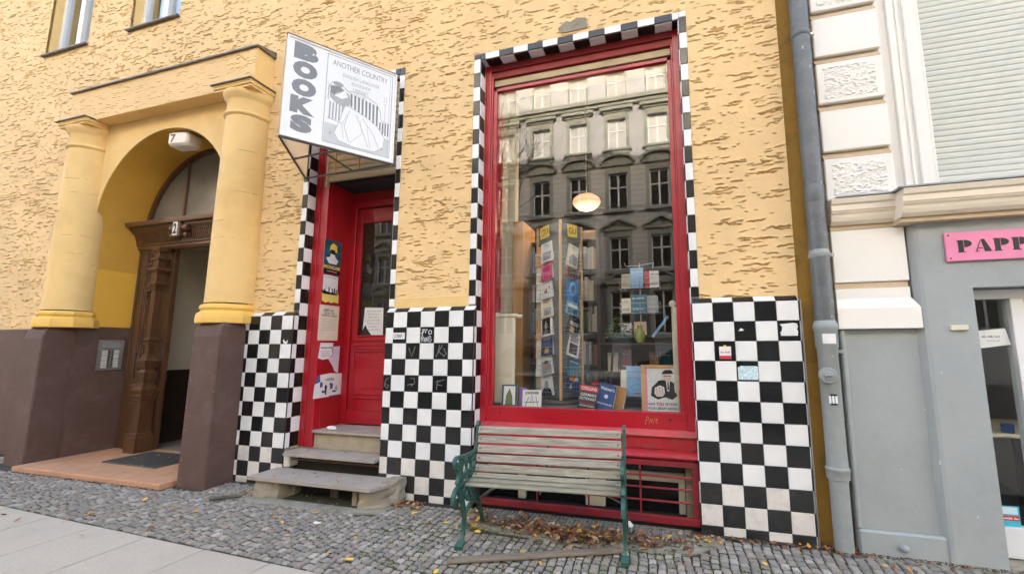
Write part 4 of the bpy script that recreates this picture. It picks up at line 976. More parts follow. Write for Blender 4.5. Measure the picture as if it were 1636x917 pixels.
# ================================================================== DOWNPIPE
dp = thing('downpipe', 'painted rainwater downpipe between yellow and white houses, grey iron foot below', 'downpipe', (.905, -.03, 0))
def cyl(name, r, z0, z1, m, par=dp, cx=.905, cy=-.03, n=28, bulge=None):
    b = MB(); b.lathe(bulge or [(r, z0), (r, z1)], (cx, cy, 0), n); return b.build(name, m, par, smooth_=True)
cyl('upper_pipe', .064, 1.55, 20, pipe_d)
cyl('joint_ring', 0, 0, 0, pipe_d, bulge=[(.064, 3.79), (.071, 3.80), (.071, 3.83), (.064, 3.84)])
cyl('joint_ring', 0, 0, 0, pipe_l, bulge=[(.064, 2.02), (.072, 2.03), (.072, 2.055), (.066, 2.06), (.066, 2.075), (.064, 2.08)])
cyl('pipe_seam', 0, 0, 0, pipe_d, bulge=[(.064, 2.44), (.0665, 2.45), (.0665, 2.56), (.064, 2.57)])
cyl('lower_pipe', 0, 0, 0, pipe_l, bulge=[(.058, .0), (.058, .45), (.060, .47)])
cyl('socket', 0, 0, 0, pipe_l, bulge=[(.060, .47), (.070, .475), (.070, .52), (.074, .525), (.074, .545), (.068, .55), (.066, .56), (.064, .64)])
cyl('middle_pipe', 0, 0, 0, pipe_l, bulge=[(.064, .64), (.064, 1.36), (.072, 1.37), (.073, 1.49), (.079, 1.50), (.079, 1.53), (.072, 1.545), (.064, 1.56)])
b = MB(); 
b.lathe([(.048, .062), (.055, .045), (.055, .03), (.0, .03)][::-1] if False else [(.056, 0), (.056, -.02), (.050, -.028), (.030, -.030), (.030, -.036), (.026, -.042), (.001, -.044)], (.872, -.088, 1.175), 28, axis='y')
b.build('inspection_cap', pipe_l, dp, smooth_=True)
b = MB(); b.tube([(.850, -.135, 1.175), (.872, -.142, 1.178), (.894, -.135, 1.175)], .005, 6); b.lathe([(.006, 0), (.006, -.012), (.001, -.013)], (.872, -.108, 1.223), 8, axis='y'); b.lathe([(.006, 0), (.006, -.012), (.001, -.013)], (.872, -.108, 1.127), 8, axis='y'); b.build('cap_handle', pipe_l, dp)
for zb_, w_ in ((3.815, .0), (2.04, .0), (1.34, .0)):
    b = MB(); b.box(.96, 1.0, -.04, -.02, zb_ - .012, zb_ + .012, .003); b.build('clamp', trim, dp)
def wrapped(par, name, m, cz, h, ang, wd_, r=.0655):
    b = MB(); n = 6; V = []
    for i in range(n + 1):
        t = ang + (i / n - .5) * wd_; V += [(.905 + r * math.cos(t), -.03 + r * math.sin(t), cz - h / 2), (.905 + r * math.cos(t), -.03 + r * math.sin(t), cz + h / 2)]
    b.add(V, [(2 * i, 2 * i + 2, 2 * i + 3, 2 * i + 1) for i in range(n)]); return b.build(name, m, par)
o = wrapped(None, 'sticker', black, 1.01, .075, R(-96), .62); tag(o, 'small black sticker with white lettering on the grey downpipe', 'sticker')
b = MB()
for k, hgt in enumerate((.02, .02, .02)): b.box(.868 + k * .019, .882 + k * .019, -.0975, -.0965, .985, 1.035)
b.build('white_mark', white_g, o)
o = wrapped(None, 'torn_paper', paper, 1.43, .07, R(-92), 1.2, .0735); tag(o, 'torn white paper remains round the downpipe socket', 'sticker')

# ================================================================== HANGING SIGN
hs = thing('hanging_shop_sign', 'white V-shaped bookshop sign with BOOKS and a drawing on a steel bracket over the door', 'sign', (-3.425, -.79, 3.235), math.atan2(.77, .595))
SW, SH = .965, .975
b = MB(); b.box(.012, SW - .012, .0, .03, .012, SH - .012); b.build('panel', white_g, hs, local=True)
for (q, nm) in (((0, SW, -.01, .035, SH - .018, SH), 'frame'), ((0, SW, -.01, .035, 0, .018), 'frame'), ((0, .016, -.01, .035, .018, SH - .018), 'frame'), ((SW - .016, SW, -.01, .035, .018, SH - .018), 'frame')):
    b = MB(); b.box(*q, .002); b.build(nm, white_g, hs, local=True)
b = MB(); b.box(-.006, SW + .006, -.016, .04, SH, SH + .008, .002); b.box(.0, SW, .036, .045, SH - .05, SH + .004); b.build('rusty_top_edge', mat('rust_flaked_edge', (.28, .14, .09), .8, .5, 14, .5, 60, dirt=.8, dcol=(.65, .62, .58), ds=9), hs, local=True)
for i, ch in enumerate('BOOKS'):
    text(hs, ch, .155, .855 - i * .175, .165, sgrey, y=-.001, w=.195 if ch != 'S' else .17, bold=.09, name='letter_' + ch.lower())
def outline(x0, x1, z0, z1, w_, m, nm='border_line'):
    b = MB(); b.box(x0, x1, -.0012, 0, z1 - w_, z1); b.box(x0, x1, -.0012, 0, z0, z0 + w_); b.box(x0, x0 + w_, -.0012, 0, z0 + w_, z1 - w_); b.box(x1 - w_, x1, -.0012, 0, z0 + w_, z1 - w_); b.build(nm, m, hs, local=True)
outline(.325, .925, .045, .935, .006, slight); outline(.90, .903, .06, .92, .0015, slight)
text(hs, 'ANOTHER COUNTRY', .622, .862, .058, sgrey, w=.50, bold=-.005)
text(hs, 'ENGLISH LANGUAGE', .63, .765, .036, slight, w=.33); text(hs, 'BOOKSHOP', .63, .705, .034, slight, w=.17); text(hs, 'LIBRARY', .63, .65, .034, slight, w=.14); text(hs, 'CLUB', .63, .597, .034, slight, w=.085)
# drawing: striped settee, figure in a wide pale gown
flat(hs, 'drawn_floor', sfaint, [(.335, .05), (.915, .05), (.915, .24), (.335, .24)], -.0008, -.0003)
for k in range(5): flat(hs, 'stripe', slight, [(.365 + k * .027, .29), (.378 + k * .027, .29), (.378 + k * .027, .455), (.365 + k * .027, .46)], -.0014, -.0008)
for k in range(8):
    xx = .545 + k * .034; zt = .60 - k * .006; flat(hs, 'stripe', sgrey, [(xx, zt - .13 - k * .012), (xx + .017, zt - .14 - k * .012), (xx + .012, zt), (xx - .006, zt + .003)], -.0014, -.0008)
for k in range(4): flat(hs, 'stripe', sgrey, [(.815 + k * .026, .27), (.828 + k * .026, .27), (.828 + k * .026, .40), (.815 + k * .026, .40)], -.0014, -.0008)
flat(hs, 'drawn_gown', white_g, [(.50, .47), (.60, .44), (.70, .40), (.80, .34), (.87, .24), (.86, .14), (.78, .07), (.60, .065), (.46, .09), (.42, .16), (.46, .30)], -.0022, -.0014)
flat(hs, 'drawn_shawl', slight, [(.36, .56), (.47, .62), (.53, .58), (.55, .49), (.50, .44), (.42, .46), (.37, .50)], -.0022, -.0014)
flat(hs, 'drawn_dark_back', sgrey, [(.365, .62), (.45, .635), (.475, .60), (.42, .57), (.40, .53), (.37, .56)], -.003, -.0022)
flat(hs, 'drawn_shoulder', white_g, [(.40, .53), (.45, .57), (.49, .61), (.52, .55), (.47, .515)], -.0034, -.003)
flat(hs, 'drawn_hair', slight, ell(.43, .655, .045, .025), -.0026, -.0018)
for k in range(26):
    cx_, cz_ = rng.uniform(.36, .9), rng.uniform(.07, .2); flat(hs, 'drawn_flower', slight if k % 3 == 0 else sfaint, ell(cx_, cz_, .012, .012, 6), -.0012, -.0008) if not (.44 < cx_ < .84) else None
strokes(hs, 'gown_outline', slight, [[(.50, .47), (.60, .44), (.70, .40), (.80, .34), (.87, .24), (.86, .14), (.78, .07), (.60, .065), (.46, .09), (.42, .16), (.46, .30), (.50, .47)], [(.54, .42), (.50, .25), (.55, .10)], [(.60, .40), (.66, .26), (.72, .10)], [(.66, .38), (.76, .25), (.82, .12)]], .0045, -.003, -.0022)
strokes(hs, 'settee_outline', sgrey, [[(.355, .47), (.35, .60), (.38, .66), (.48, .64), (.54, .60)], [(.53, .62), (.66, .63), (.78, .58), (.82, .50), (.83, .42), (.92, .40)], [(.355, .29), (.48, .27)]], .004, -.003, -.0022)
strokes(hs, 'drawn_lamp_stand', slight, [[(.86, .30), (.862, .60)], [(.845, .60), (.88, .60)], [(.85, .62), (.85, .68), (.875, .68), (.875, .62)], [(.56, .10), (.66, .22), (.64, .35)], [(.50, .12), (.48, .25), (.52, .38)], [(.74, .09), (.72, .2), (.70, .33)], [(.34, .47), (.36, .60), (.34, .64)]], .003, -.0028, -.0022)
# second face of the V, bracket and struts, in the same local frame
def w2l(p):
    th = math.atan2(.77, .595); dx, dy = p[0] + 3.425, p[1] + .79; return (dx * math.cos(th) + dy * math.sin(th), -dx * math.sin(th) + dy * math.cos(th), p[2] - 3.235)
A_ = w2l((-3.425, -.79, 3.235)); B2 = w2l((-4.0, .02, 3.235)); C2 = w2l((-2.83, -.02, 3.235))
def bar(name, p, q, r_, m=dark_steel): 
    b = MB(); b.tube([p, q], r_, 4); return b.build(name, m, hs, local=True)
dx_, dy_ = B2[0] - A_[0], B2[1] - A_[1]; ll = math.hypot(dx_, dy_); nx_, ny_ = -dy_ / ll * .012, dx_ / ll * .012
b = MB(); V = []
for (px_, py_) in ((A_[0] - nx_, A_[1] + .045 - ny_), (A_[0] + nx_, A_[1] + .045 + ny_), (B2[0] + nx_, B2[1] + ny_), (B2[0] - nx_, B2[1] - ny_)): V += [(px_, py_, .012), (px_, py_, SH - .01)]
b.add(V, [(0, 2, 3, 1), (2, 4, 5, 3), (4, 6, 7, 5), (6, 0, 1, 7), (1, 3, 5, 7), (0, 6, 4, 2)]); fixn(b.build('second_panel', mat('inner_panel', (.86, .74, .58), .6, .05, 3, .05), hs, local=True))
bar('bracket_bar', (A_[0], A_[1] + .02, -.006), (B2[0], B2[1], .0), .011); bar('bracket_bar', (B2[0], B2[1], 0), (C2[0], C2[1], .0), .012); bar('bracket_bar', (A_[0], A_[1] + .02, -.006), (C2[0] + .02, C2[1] + .01, -.006), .011)
bar('bracket_bar', (B2[0] + .01, B2[1], 0), (B2[0] + .01, B2[1], SH), .012)
m1 = [(A_[i] + B2[i]) / 2 for i in range(3)]; m2 = [(A_[i] + C2[i]) / 2 for i in range(3)]; m3_ = [(B2[i] * .45 + C2[i] * .55) for i in range(3)]
bar('bracket_bar', (m1[0], m1[1], 0), (m2[0] - .12, m2[1] + .14, 0), .012); bar('bracket_bar', (m2[0], m2[1] + .02, 0), (m2[0] - .12, m2[1] + .14, 0), .010); bar('bracket_bar', (m2[0] - .12, m2[1] + .14, 0), (m3_[0], m3_[1], 0), .010)
for fx in (.35, .62):
    bar('upright', (B2[0] * (1 - fx) + C2[0] * fx, B2[1] * (1 - fx) + C2[1] * fx + .0, 0), (B2[0] * (1 - fx) + C2[0] * fx, B2[1] * (1 - fx) + C2[1] * fx + .0, .3), .013, pine)

_m = MATS['inner_panel']; _t = _m.node_tree; _b = _t.nodes['Principled BSDF']; _tr = _t.nodes.new('ShaderNodeBsdfTranslucent'); _tr.inputs[0].default_value = (.9, .78, .62, 1)
_mx = _t.nodes.new('ShaderNodeMixShader'); _mx.inputs[0].default_value = .85; _t.links.new(_b.outputs[0], _mx.inputs[1]); _t.links.new(_tr.outputs[0], _mx.inputs[2]); _t.links.new(_mx.outputs[0], [n for n in _t.nodes if n.type == 'OUTPUT_MATERIAL'][0].inputs[0])

# ================================================================== POSTERS AND PAPERS ON THE SIDE PANELLING
def poster(label, y0, y1, z0, z1, m, draw=None, poly=None, cat='poster', name='poster'):
    o = thing(name, label, cat, (XD + .0005, y0, z0), R(90)); w_, h_ = y1 - y0, z1 - z0
    flat(o, 'sheet', m, poly(w_, h_) if poly else rect(0, w_, 0, h_), -.0012, 0)
    if draw: draw(o, w_, h_)
    return o
def d_moncabi(o, w_, h_):
    flat(o, 'dark_picture', mat('poster_teal', (.02, .09, .13), .4, .5, 16, 0), rect(0, w_, 0, h_), -.0016, -.0012)
    flat(o, 'figure', paper, [(.3 * w_, .30 * h_), (.75 * w_, .30 * h_), (.85 * w_, .42 * h_), (.65 * w_, .52 * h_), (.6 * w_, .70 * h_), (.4 * w_, .70 * h_), (.35 * w_, .5 * h_), (.12 * w_, .45 * h_)], -.002, -.0016)
    flat(o, 'yellow_hat', gut_y, [(.3 * w_, .70 * h_), (.75 * w_, .66 * h_), (.72 * w_, .86 * h_), (.5 * w_, .93 * h_), (.35 * w_, .85 * h_)], -.0023, -.0018)
    flat(o, 'mask', black, [(.36 * w_, .60 * h_), (.64 * w_, .58 * h_), (.62 * w_, .72 * h_), (.38 * w_, .73 * h_)], -.0026, -.002)
    flat(o, 'black_band', black, rect(0, w_, 0, .13 * h_), -.002, -.0016); text(o, 'MONCABI', w_ / 2, .2 * h_, .085 * h_, gut_y, y=-.0026, w=w_ * .92, bold=.03); scrib(o, w_ / 2, .07 * h_, .03 * h_, w_ * .6, paper, -.0026)
    flat(o, 'orange_line', mat('orange_print', (.8, .25, .03), .5, .05, 5, 0), rect(0, w_, .135 * h_, .15 * h_), -.0022, -.0016)
poster('dark theatre poster with a white masked figure, topmost on the red side wall', .122, .36, 2.19, 2.565, paper, d_moncabi)
def d_small(o, w_, h_):
    scrib(o, w_ / 2, .9 * h_, .014, w_ * .85, slight, -.002)
    for k, (a, c) in enumerate(((.1, .3), (.38, .42), (.62, .35), (.75, .4), (.88, .32))): flat(o, 'black_figure', black, rect(a * w_, (a + .07) * w_, .02 * h_, c * h_ * .9), -.0019, -.0012)
poster('white leaflet with small black figures below the dark theatre poster', .135, .34, 1.96, 2.17, paper, d_small)
poster('torn yellow note overlapping the white leaflet', .135, .365, 1.865, 2.00, paper_y, None, lambda w_, h_: [(0, .02), (.05, 0), (.09, .014), (.13, .002), (.17, .016), (w_, .004), (w_ - .005, h_ * .8), (.1, h_ * .88), (.0, h_)], 'note', 'torn_note')
def d_long(o, w_, h_):
    scrib(o, w_ / 2, .86 * h_, .03, w_ * .6, sgrey); scrib(o, w_ / 2, .78 * h_, .02, w_ * .5, sgrey); scrib(o, w_ / 2, .71 * h_, .024, w_ * .75, sgrey)
    for k in range(7): scrib(o, w_ / 2, (.6 - k * .05) * h_, .007, w_ * (.75 - .1 * (k % 3)), slight)
poster('long cream handbill with grey printed lines in the middle of the red side wall', .112, .385, 1.455, 1.84, paper_c, d_long)
def d_note(o, w_, h_):
    scrib(o, w_ / 2, .72 * h_, .016, w_ * .75, black)
    for k in range(4): scrib(o, w_ / 2, (.5 - k * .1) * h_, .008, w_ * .6, sgrey)
poster('small white typed note held with brown tape under the cream handbill', .137, .33, 1.25, 1.43, paper, d_note, lambda w_, h_: [(0, .02), (.06, 0), (w_ * .7, .01), (w_, .05), (w_, h_), (.02, h_)], 'note', 'typed_note')
poster('lilac sheet torn to a curling point beside the typed note', .27, .43, 1.10, 1.395, paper_l, None, lambda w_, h_: [(w_ * .95, 0), (w_, h_), (w_ * .3, h_ * .98), (w_ * .35, h_ * .62), (0, h_ * .55), (w_ * .45, h_ * .25), (w_ * .6, h_ * .08)], 'paper sheet', 'torn_sheet')
def d_blue(o, w_, h_):
    for cx_, cz_, rx_, rz_, mm_ in ((.25, .55, .05, .14, blue_p), (.42, .35, .04, .2, black), (.62, .45, .07, .18, blue_p), (.8, .35, .05, .12, slight), (.55, .78, .18, .08, slight), (.72, .22, .08, .05, blue_p), (.33, .25, .06, .06, blue_p)):
        pl = [(w_ * (cx_ + rx_ * math.cos(R(t)) * rng.uniform(.6, 1.3)), h_ * (cz_ + rz_ * math.sin(R(t)) * rng.uniform(.6, 1.3))) for t in range(0, 360, 30)]; flat(o, 'brush_mark', mm_, pl, -.0016, -.0012)
    flat(o, 'blue_edge', blue_p, [(w_ * .55, 0), (w_, 0), (w_, h_ * .05), (w_ * .55, h_ * .04)], -.0017, -.0012)
    flat(o, 'folded_corner', mat('deep_blue_paper', (.03, .12, .35), .6, .05, 5, 0), [(0.01, h_ * .62), (w_ * .2, h_ * .7), (w_ * .18, h_ * .98), (w_ * .12, h_ * .95)], -.006, -.004)
poster('white poster with blue and black brush marks, lowest on the red side wall', .108, .485, .85, 1.09, paper, d_blue, lambda w_, h_: [(0, 0), (w_, 0), (w_, h_), (w_ * .55, h_ * 1.05), (w_ * .2, h_), (w_ * .02, h_ * .55)])
dn = thing('door_notice', 'white handwritten paper behind the glass of the red shop door', 'notice', (-3.56, .515, 1.515))
flat(dn, 'sheet', paper, [(.0, .0), (.28, .0), (.27, .31), (.02, .32)], 0, .001)
for k in range(7): scrib(dn, .145, .275 - k * .035, .014, .19 - (k % 3) * .03, slight, -.001)
flat(dn, 'dark_corner', black, [(.0, 0), (.13, 0), (.07, .07), (.04, .12), (.0, .05)], -.0015, -.0005)
cl_ = thing('crumpled_paper', 'crumpled white tissue lying on the top step', 'litter', (-3.60, .2, .533))
def crumple(par, m, s, seed=3, name='tissue'):
    bm = bmesh.new(); bmesh.ops.create_icosphere(bm, subdivisions=2, radius=1); rr_ = random.Random(seed)
    for v in bm.verts: v.co = Vector((v.co.x * s[0] * rr_.uniform(.6, 1.2), v.co.y * s[1] * rr_.uniform(.6, 1.2), (v.co.z * .5 + .5) * s[2] * rr_.uniform(.5, 1.3)))
    me = bpy.data.meshes.new(name); bm.to_mesh(me); bm.free(); me.materials.append(m); o = bpy.data.objects.new(name, me); COL.objects.link(o); o.parent = par; return o
crumple(cl_, paper, (.06, .03, .035))
# stickers and tags on the tiles
def stick(name, label, x, z, w_, h_, m, fn=None, cat='sticker', poly=None):
    o = thing(name, label, cat, (x, -.0062, z)); flat(o, 'film', m, poly or rect(-w_ / 2, w_ / 2, -h_ / 2, h_ / 2), -.001, 0)
    if fn: fn(o)
    return o
stick('sticker', 'small white and red sticker with a yellow tab on the right checkered base', .225, 1.33, .085, .095, paper, lambda o: (flat(o, 'red_band', mat('red_label', (.55, .03, .04), .5, .05, 5, 0), rect(-.0425, .0425, -.047, -.022), -.0016, -.001), scrib(o, 0, .005, .014, .065, mat('red_label', (.5, .03, .04), .5, .05, 5, 0), -.0016), flat(o, 'tab', gut_y, ell(0, .05, .012, .008, 8), -.0016, -.0005)))
stick('sticker', 'pale blue speckled sticker on the right checkered base', .378, 1.18, .14, .10, mat('blue_speckled_sticker', (.55, .72, .80), .5, .45, 90, 0), None, 'sticker', [(-.07, -.05), (.065, -.05), (.07, -.03), (.07, .045), (.055, .052), (-.05, .052), (-.07, .04)])
stick('sticker', 'torn white sticker at the right edge of the checkered base', .675, 1.50, .12, .09, paper, None, 'sticker', [(-.055, -.045), (.055, -.045), (.06, -.01), (.052, 0), (.06, .02), (.055, .045), (.03, .05), (-.06, .042), (-.045, .02), (-.05, -.01), (-.06, -.02)])
stick('paint_chip', 'small white scrape on a black tile near the top of the right base', .345, 1.508, .03, .02, paper, None, 'scrape', [(-.02, -.012), (.01, -.012), (.025, -.003), (.01, .0), (.0, .01), (-.006, -.002)])
stick('sticker', 'white block-lettered sticker on a black tile beside the door', -2.685, 1.488, .13, .062, paper, lambda o: text(o, 'COBAK', -.008, 0, .036, sgrey, y=-.0016, w=.10, bold=.04))
gf = thing('graffiti_tag', 'white looping graffiti tag on a black tile of the middle base', 'graffiti', (-2.385, -.0065, 1.49))
strokes(gf, 'paint_line', white_g, [[(-.055, .05), (-.04, .06), (-.045, .0), (-.055, -.04)], [(-.06, .02), (-.03, .03), (-.03, .06)], [(-.02, .06), (-.01, .02), (.0, .06), (.012, .05)], [(.02, .03), (.035, .05), (.055, .04), (.05, .015), (.03, .01), (.02, .03)], [(-.05, -.06), (-.03, -.01), (-.02, -.045), (-.01, -.06), (.01, -.05), (.0, -.02), (-.02, -.03)], [(.02, -.01), (.02, -.055), (.045, -.06), (.055, -.04), (.03, -.03), (.05, -.015), (.03, -.005)], [(-.03, -.055), (.0, -.035)]], .006, -.001, 0)
chalk = mat('chalk', (.22, .21, .20), .9, .2, 30, 0)
def chalks(label, x, z, polys):
    o = thing('chalk_mark', label, 'chalk mark', (x, -.0065, z)); strokes(o, 'chalk_line', chalk, polys, .006, -.0008, 0)
chalks('grey chalk V on a black tile of the middle base', -2.53, 1.34, [[(-.04, .035), (-.005, -.05), (.03, .05)]])
chalks('grey chalk K and S strokes on a black tile of the middle base', -2.23, 1.34, [[(-.01, .06), (-.03, -.02), (-.05, -.05)], [(.02, .06), (-.02, .0), (.04, -.045)], [(.05, .02), (.03, .03), (.06, -.02), (.04, -.04)]])
chalks('grey chalk P on a black tile below the V', -2.53, 1.04, [[(-.01, .05), (.03, .05), (.04, .01), (.0, -.02)], [(-.04, -.01), (.02, .0)]])
chalks('grey chalk F on a black tile below the K', -2.23, 1.04, [[(-.04, .02), (.05, .045)], [(-.02, .04), (-.03, -.05)], [(-.03, .0), (.03, -.01)]])
chalks('grey chalk G at the left edge of the middle base', -2.80, 1.04, [[(.02, .05), (-.01, .03), (-.02, -.02), (.01, -.05), (.025, -.02), (.0, -.01)]])
o = stick('paint_drips', 'white paint flecks on the left checkered base near the corner', -4.07, 1.43, .05, .05, white_g, None, 'paint', [(-.03, .03), (-.015, .035), (-.01, .02), (.01, .01), (.03, .03), (.035, .0), (.02, -.005), (.01, -.03), (.0, -.01), (-.02, .0)])

# ================================================================== BENCH
bn = thing('park_bench', 'weathered wooden slat bench with green cast iron ends in front of the shop window', 'bench', (-1.08, -.5, 0), R(4))
def side_profile(xm, name='cast_iron_end'):
    b = MB(); w2 = .0125
    def stroke3(pts, wd_, th=w2):       # pts in (y,z)
        n0 = len(b.v); b.ribbon([(y_, z_) for y_, z_ in pts], wd_, 0, 1)
        for i in range(n0, len(b.v)):
            a, t, c = b.v[i]; b.v[i] = (xm + (-th if t < .5 else th), a, c)
    def bez(P, n=10):
        out = []
        for i in range(n + 1):
            t = i / n; q = [Vector((p[0], p[1])) for p in P]
            while len(q) > 1: q = [q[k] * (1 - t) + q[k + 1] * t for k in range(len(q) - 1)]
            out.append((q[0].x, q[0].y))
        return out
    # back upright from top down into the seat rail (curved)
    stroke3(bez([(-.325, .79), (-.335, .70), (-.365, .56), (-.40, .44), (-.47, .415)]), .028)
    stroke3(bez([(-.318, .775), (-.312, .80), (-.335, .808), (-.345, .775)], 6), .02)
    stroke3(bez([(-.40, .42), (-.55, .38), (-.66, .44), (-.74, .43), (-.765, .38), (-.755, .33)]), .028)    # seat rail and front curl
    stroke3(bez([(-.755, .335), (-.74, .31), (-.715, .33), (-.73, .35)], 6), .018)
    stroke3(bez([(-.68, .41), (-.62, .32), (-.53, .22), (-.545, .10), (-.60, .03)]), [.040 - .0018 * i for i in range(11)])      # front leg
    stroke3([(-.595, .035), (-.645, .012), (-.66, .012)], .024, .026)
    stroke3(bez([(-.43, .41), (-.36, .30), (-.28, .20), (-.25, .10), (-.20, .02)]), [.038 - .0016 * i for i in range(11)])         # rear leg
    stroke3([(-.205, .02), (-.17, .012)], .024, .026)
    # arm rest with scroll
    stroke3(bez([(-.345, .60), (-.45, .575), (-.58, .60), (-.66, .615), (-.715, .62)]), .021)
    stroke3(bez([(-.715, .62), (-.76, .62), (-.765, .56), (-.725, .555), (-.715, .585)], 8), .02)
    stroke3(bez([(-.735, .57), (-.66, .53), (-.66, .48), (-.70, .44)], 8), .028)
    # filigree
    for cy_, cz_, r_ in ((-.43, .515, .034), (-.505, .515, .036), (-.585, .515, .037), (-.47, .455, .022), (-.545, .457, .022), (-.62, .462, .022), (-.64, .555, .02), (-.56, .567, .015), (-.475, .565, .015)):
        stroke3([(cy_ + r_ * math.cos(R(t)), cz_ + r_ * math.sin(R(t))) for t in range(0, 361, 30)], .009, .009)
    for cy_, cz_, r_ in ((-.545, .345, .03), (-.48, .345, .026), (-.42, .335, .022), (-.50, .29, .02), (-.435, .285, .018), (-.39, .25, .018)):
        stroke3([(cy_ + r_ * math.cos(R(t)), cz_ + r_ * math.sin(R(t))) for t in range(0, 361, 30)], .009, .009)
    stroke3(bez([(-.53, .20), (-.46, .26), (-.38, .24), (-.27, .17)]), .014, .012)
    stroke3([(-.40, .42), (-.36, .56)], .012, .010); stroke3([(-.66, .60), (-.61, .44)], .010, .009)
    return fixn(b.build(name, green, bn))
side_profile(-1.645); side_profile(-.515)
# back slats lean backwards, seat slats follow the rail
SL = [(-.338, .745, 80), (-.349, .677, 79), (-.361, .610, 78), (-.375, .545, 76), (-.392, .478, 70)]
def slat(cy_, cz_, ang, m, dx=0, w_=.054, th=.017):
    a = R(ang); b = MB(); b.box(-1.625 + dx, -.535 + dx, -w_ / 2, w_ / 2, -th / 2, th / 2, .0045)
    c, s_ = math.cos(a), math.sin(a); b.v = [(x_, cy_ - .026 + y_ * c - z_ * s_, cz_ + y_ * s_ + z_ * c) for x_, y_, z_ in b.v]
    o = b.build('slat', m, bn)
    for xx in (-1.602, -.558):
        q = MB(); q.lathe([(.0075, 0), (.006, .003), (.001, .004)], (0, 0, 0), 8); q.v = [(xx + dx + x_, cy_ - .026 + y_ * c - (z_ + th / 2) * s_, cz_ + y_ * s_ + (z_ + th / 2) * c) for x_, y_, z_ in q.v]; q.build('bolt', dark_steel, o)
    return o
for k, (a, c, g_) in enumerate(SL): slat(a, c, g_, slatw if k < 4 else slatm, rng.uniform(-.003, .003))
for k, (a, c, g_) in enumerate(((-.440, .438, 24), (-.503, .421, 10), (-.566, .412, 2))): slat(a, c, g_, slatm, w_=.047)
b = MB(); b.tube([(-1.08, -.39, .46), (-1.08, -.36, .56), (-1.08, -.335, .73)], .010, 6); b.tube([(-1.08, -.42, .405), (-1.08, -.60, .385)], .008, 6); b.build('middle_strap', green, bn)
b = MB(); b.tube([(-1.63, -.30, .22), (-1.33, -.34, .44)], .014, 6); b.tube([(-.53, -.52, .33), (-.9, -.36, .43)], .006, 6); b.build('brace', dark_steel, bn)
plw = mat('damp_plank_wood', (.23, .18, .13), .85, .35, 6, .6, 50, dirt=.5, dcol=(.13, .12, .06), ds=4, stretch=(1, 12, 12))
pk = thing('loose_plank', 'weathered loose wooden board lying on the cobbles in front of the bench', 'board', (-1.075, -.655, .008), math.atan2(.43, 1.06))
b = MB(); b.box(-.575, .575, -.028, .028, 0, .022, .004); b.build('board', plw, pk, local=True)
b = MB()
for xx in (-.545, .545): b.lathe([(.006, .022), (.005, .0235), (.001, .024)], (xx, 0, 0), 8)
b.build('bolt_hole', black, pk, local=True)

# ================================================================== SHOP INTERIOR
rm = thing('bookshop_room', 'dim room with pale side wall and wooden floor behind the shop window', 'room', (-1, 2, .5))
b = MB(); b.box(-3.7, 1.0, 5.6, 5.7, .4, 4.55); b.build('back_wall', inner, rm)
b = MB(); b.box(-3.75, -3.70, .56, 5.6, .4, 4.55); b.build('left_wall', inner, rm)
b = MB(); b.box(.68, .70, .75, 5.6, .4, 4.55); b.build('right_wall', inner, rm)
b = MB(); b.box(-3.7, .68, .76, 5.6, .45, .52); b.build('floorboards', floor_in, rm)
b = MB(); b.box(-1.90, 0, .25, .95, .76, .825); b.build('display_shelf', mat('grey_shelf', (.22, .21, .19), .6, .1, 5, .1), rm)
b = MB(); b.box(-1.905, -1.88, .25, .75, .83, 4.2, 0); b.box(-1.90, -1.80, .75, .85, .83, 4.2); b.box(-.0, .01, .25, .75, .83, 4.2); b.build('pale_window_cheek', mat('pale_cheek', (.50, .45, .34), .7, .06, 2, .1), rm)
b = MB(); b.box(-1.845, -1.79, .32, .36, 1.72, 4.1); b.build('red_inner_post', red, rm)
# left: cream radiator-like box, oak bookcase
cb = thing('cream_blind_box', 'cream painted upright panel with round knobs at the left edge of the shop window', 'panel', (-1.75, .36, .835))
b = MB(); b.box(-.115, .115, -.03, .03, 0, .86, .02); b.build('panel', cream, cb, local=True)
b = MB(); b.box(-.10, .15, -.04, .03, .83, .87, .012); b.lathe([(.022, -.04), (.022, -.055), (.012, -.06), (.001, -.062)], (-.085, 0, .855), 14, axis='y'); b.lathe([(.018, -.0), (.02, .045), (.001, .05)], (.145, -.01, .84), 14, axis='x'); b.build('top_bar', cream, cb, local=True)
bc = thing('oak_bookcase', 'tall oak bookcase full of dim books behind the revolving book rack', 'bookcase', (-1.55, 1.0, .83))
b = MB(); b.box(-.26, -.14, -.28, .14, -.3, 1.93, .004); b.build('end_panel', shelfw, bc, local=True)
b = MB(); b.box(.62, .66, -.02, .30, -.3, 1.93, .004); b.build('end_panel', wood_dk, bc, local=True)
b = MB(); b.box(-.14, .62, .28, .30, -.3, 1.93); b.build('back_board', wood_dk, bc, local=True)
for zz in (.02, .36, .71, 1.05, 1.40, 1.75):
    b = MB(); b.box(-.14, .62, -.02, .28, zz - .02, zz, .002); b.build('shelf_board', wood_dk, bc, local=True)
spine = [mat('spine_%d' % i, c, .6, .1, 8, 0) for i, c in enumerate([(.05, .12, .07), (.30, .05, .04), (.05, .09, .22), (.45, .38, .26), (.10, .10, .10), (.35, .20, .08), (.5, .5, .47), (.12, .25, .25)])]
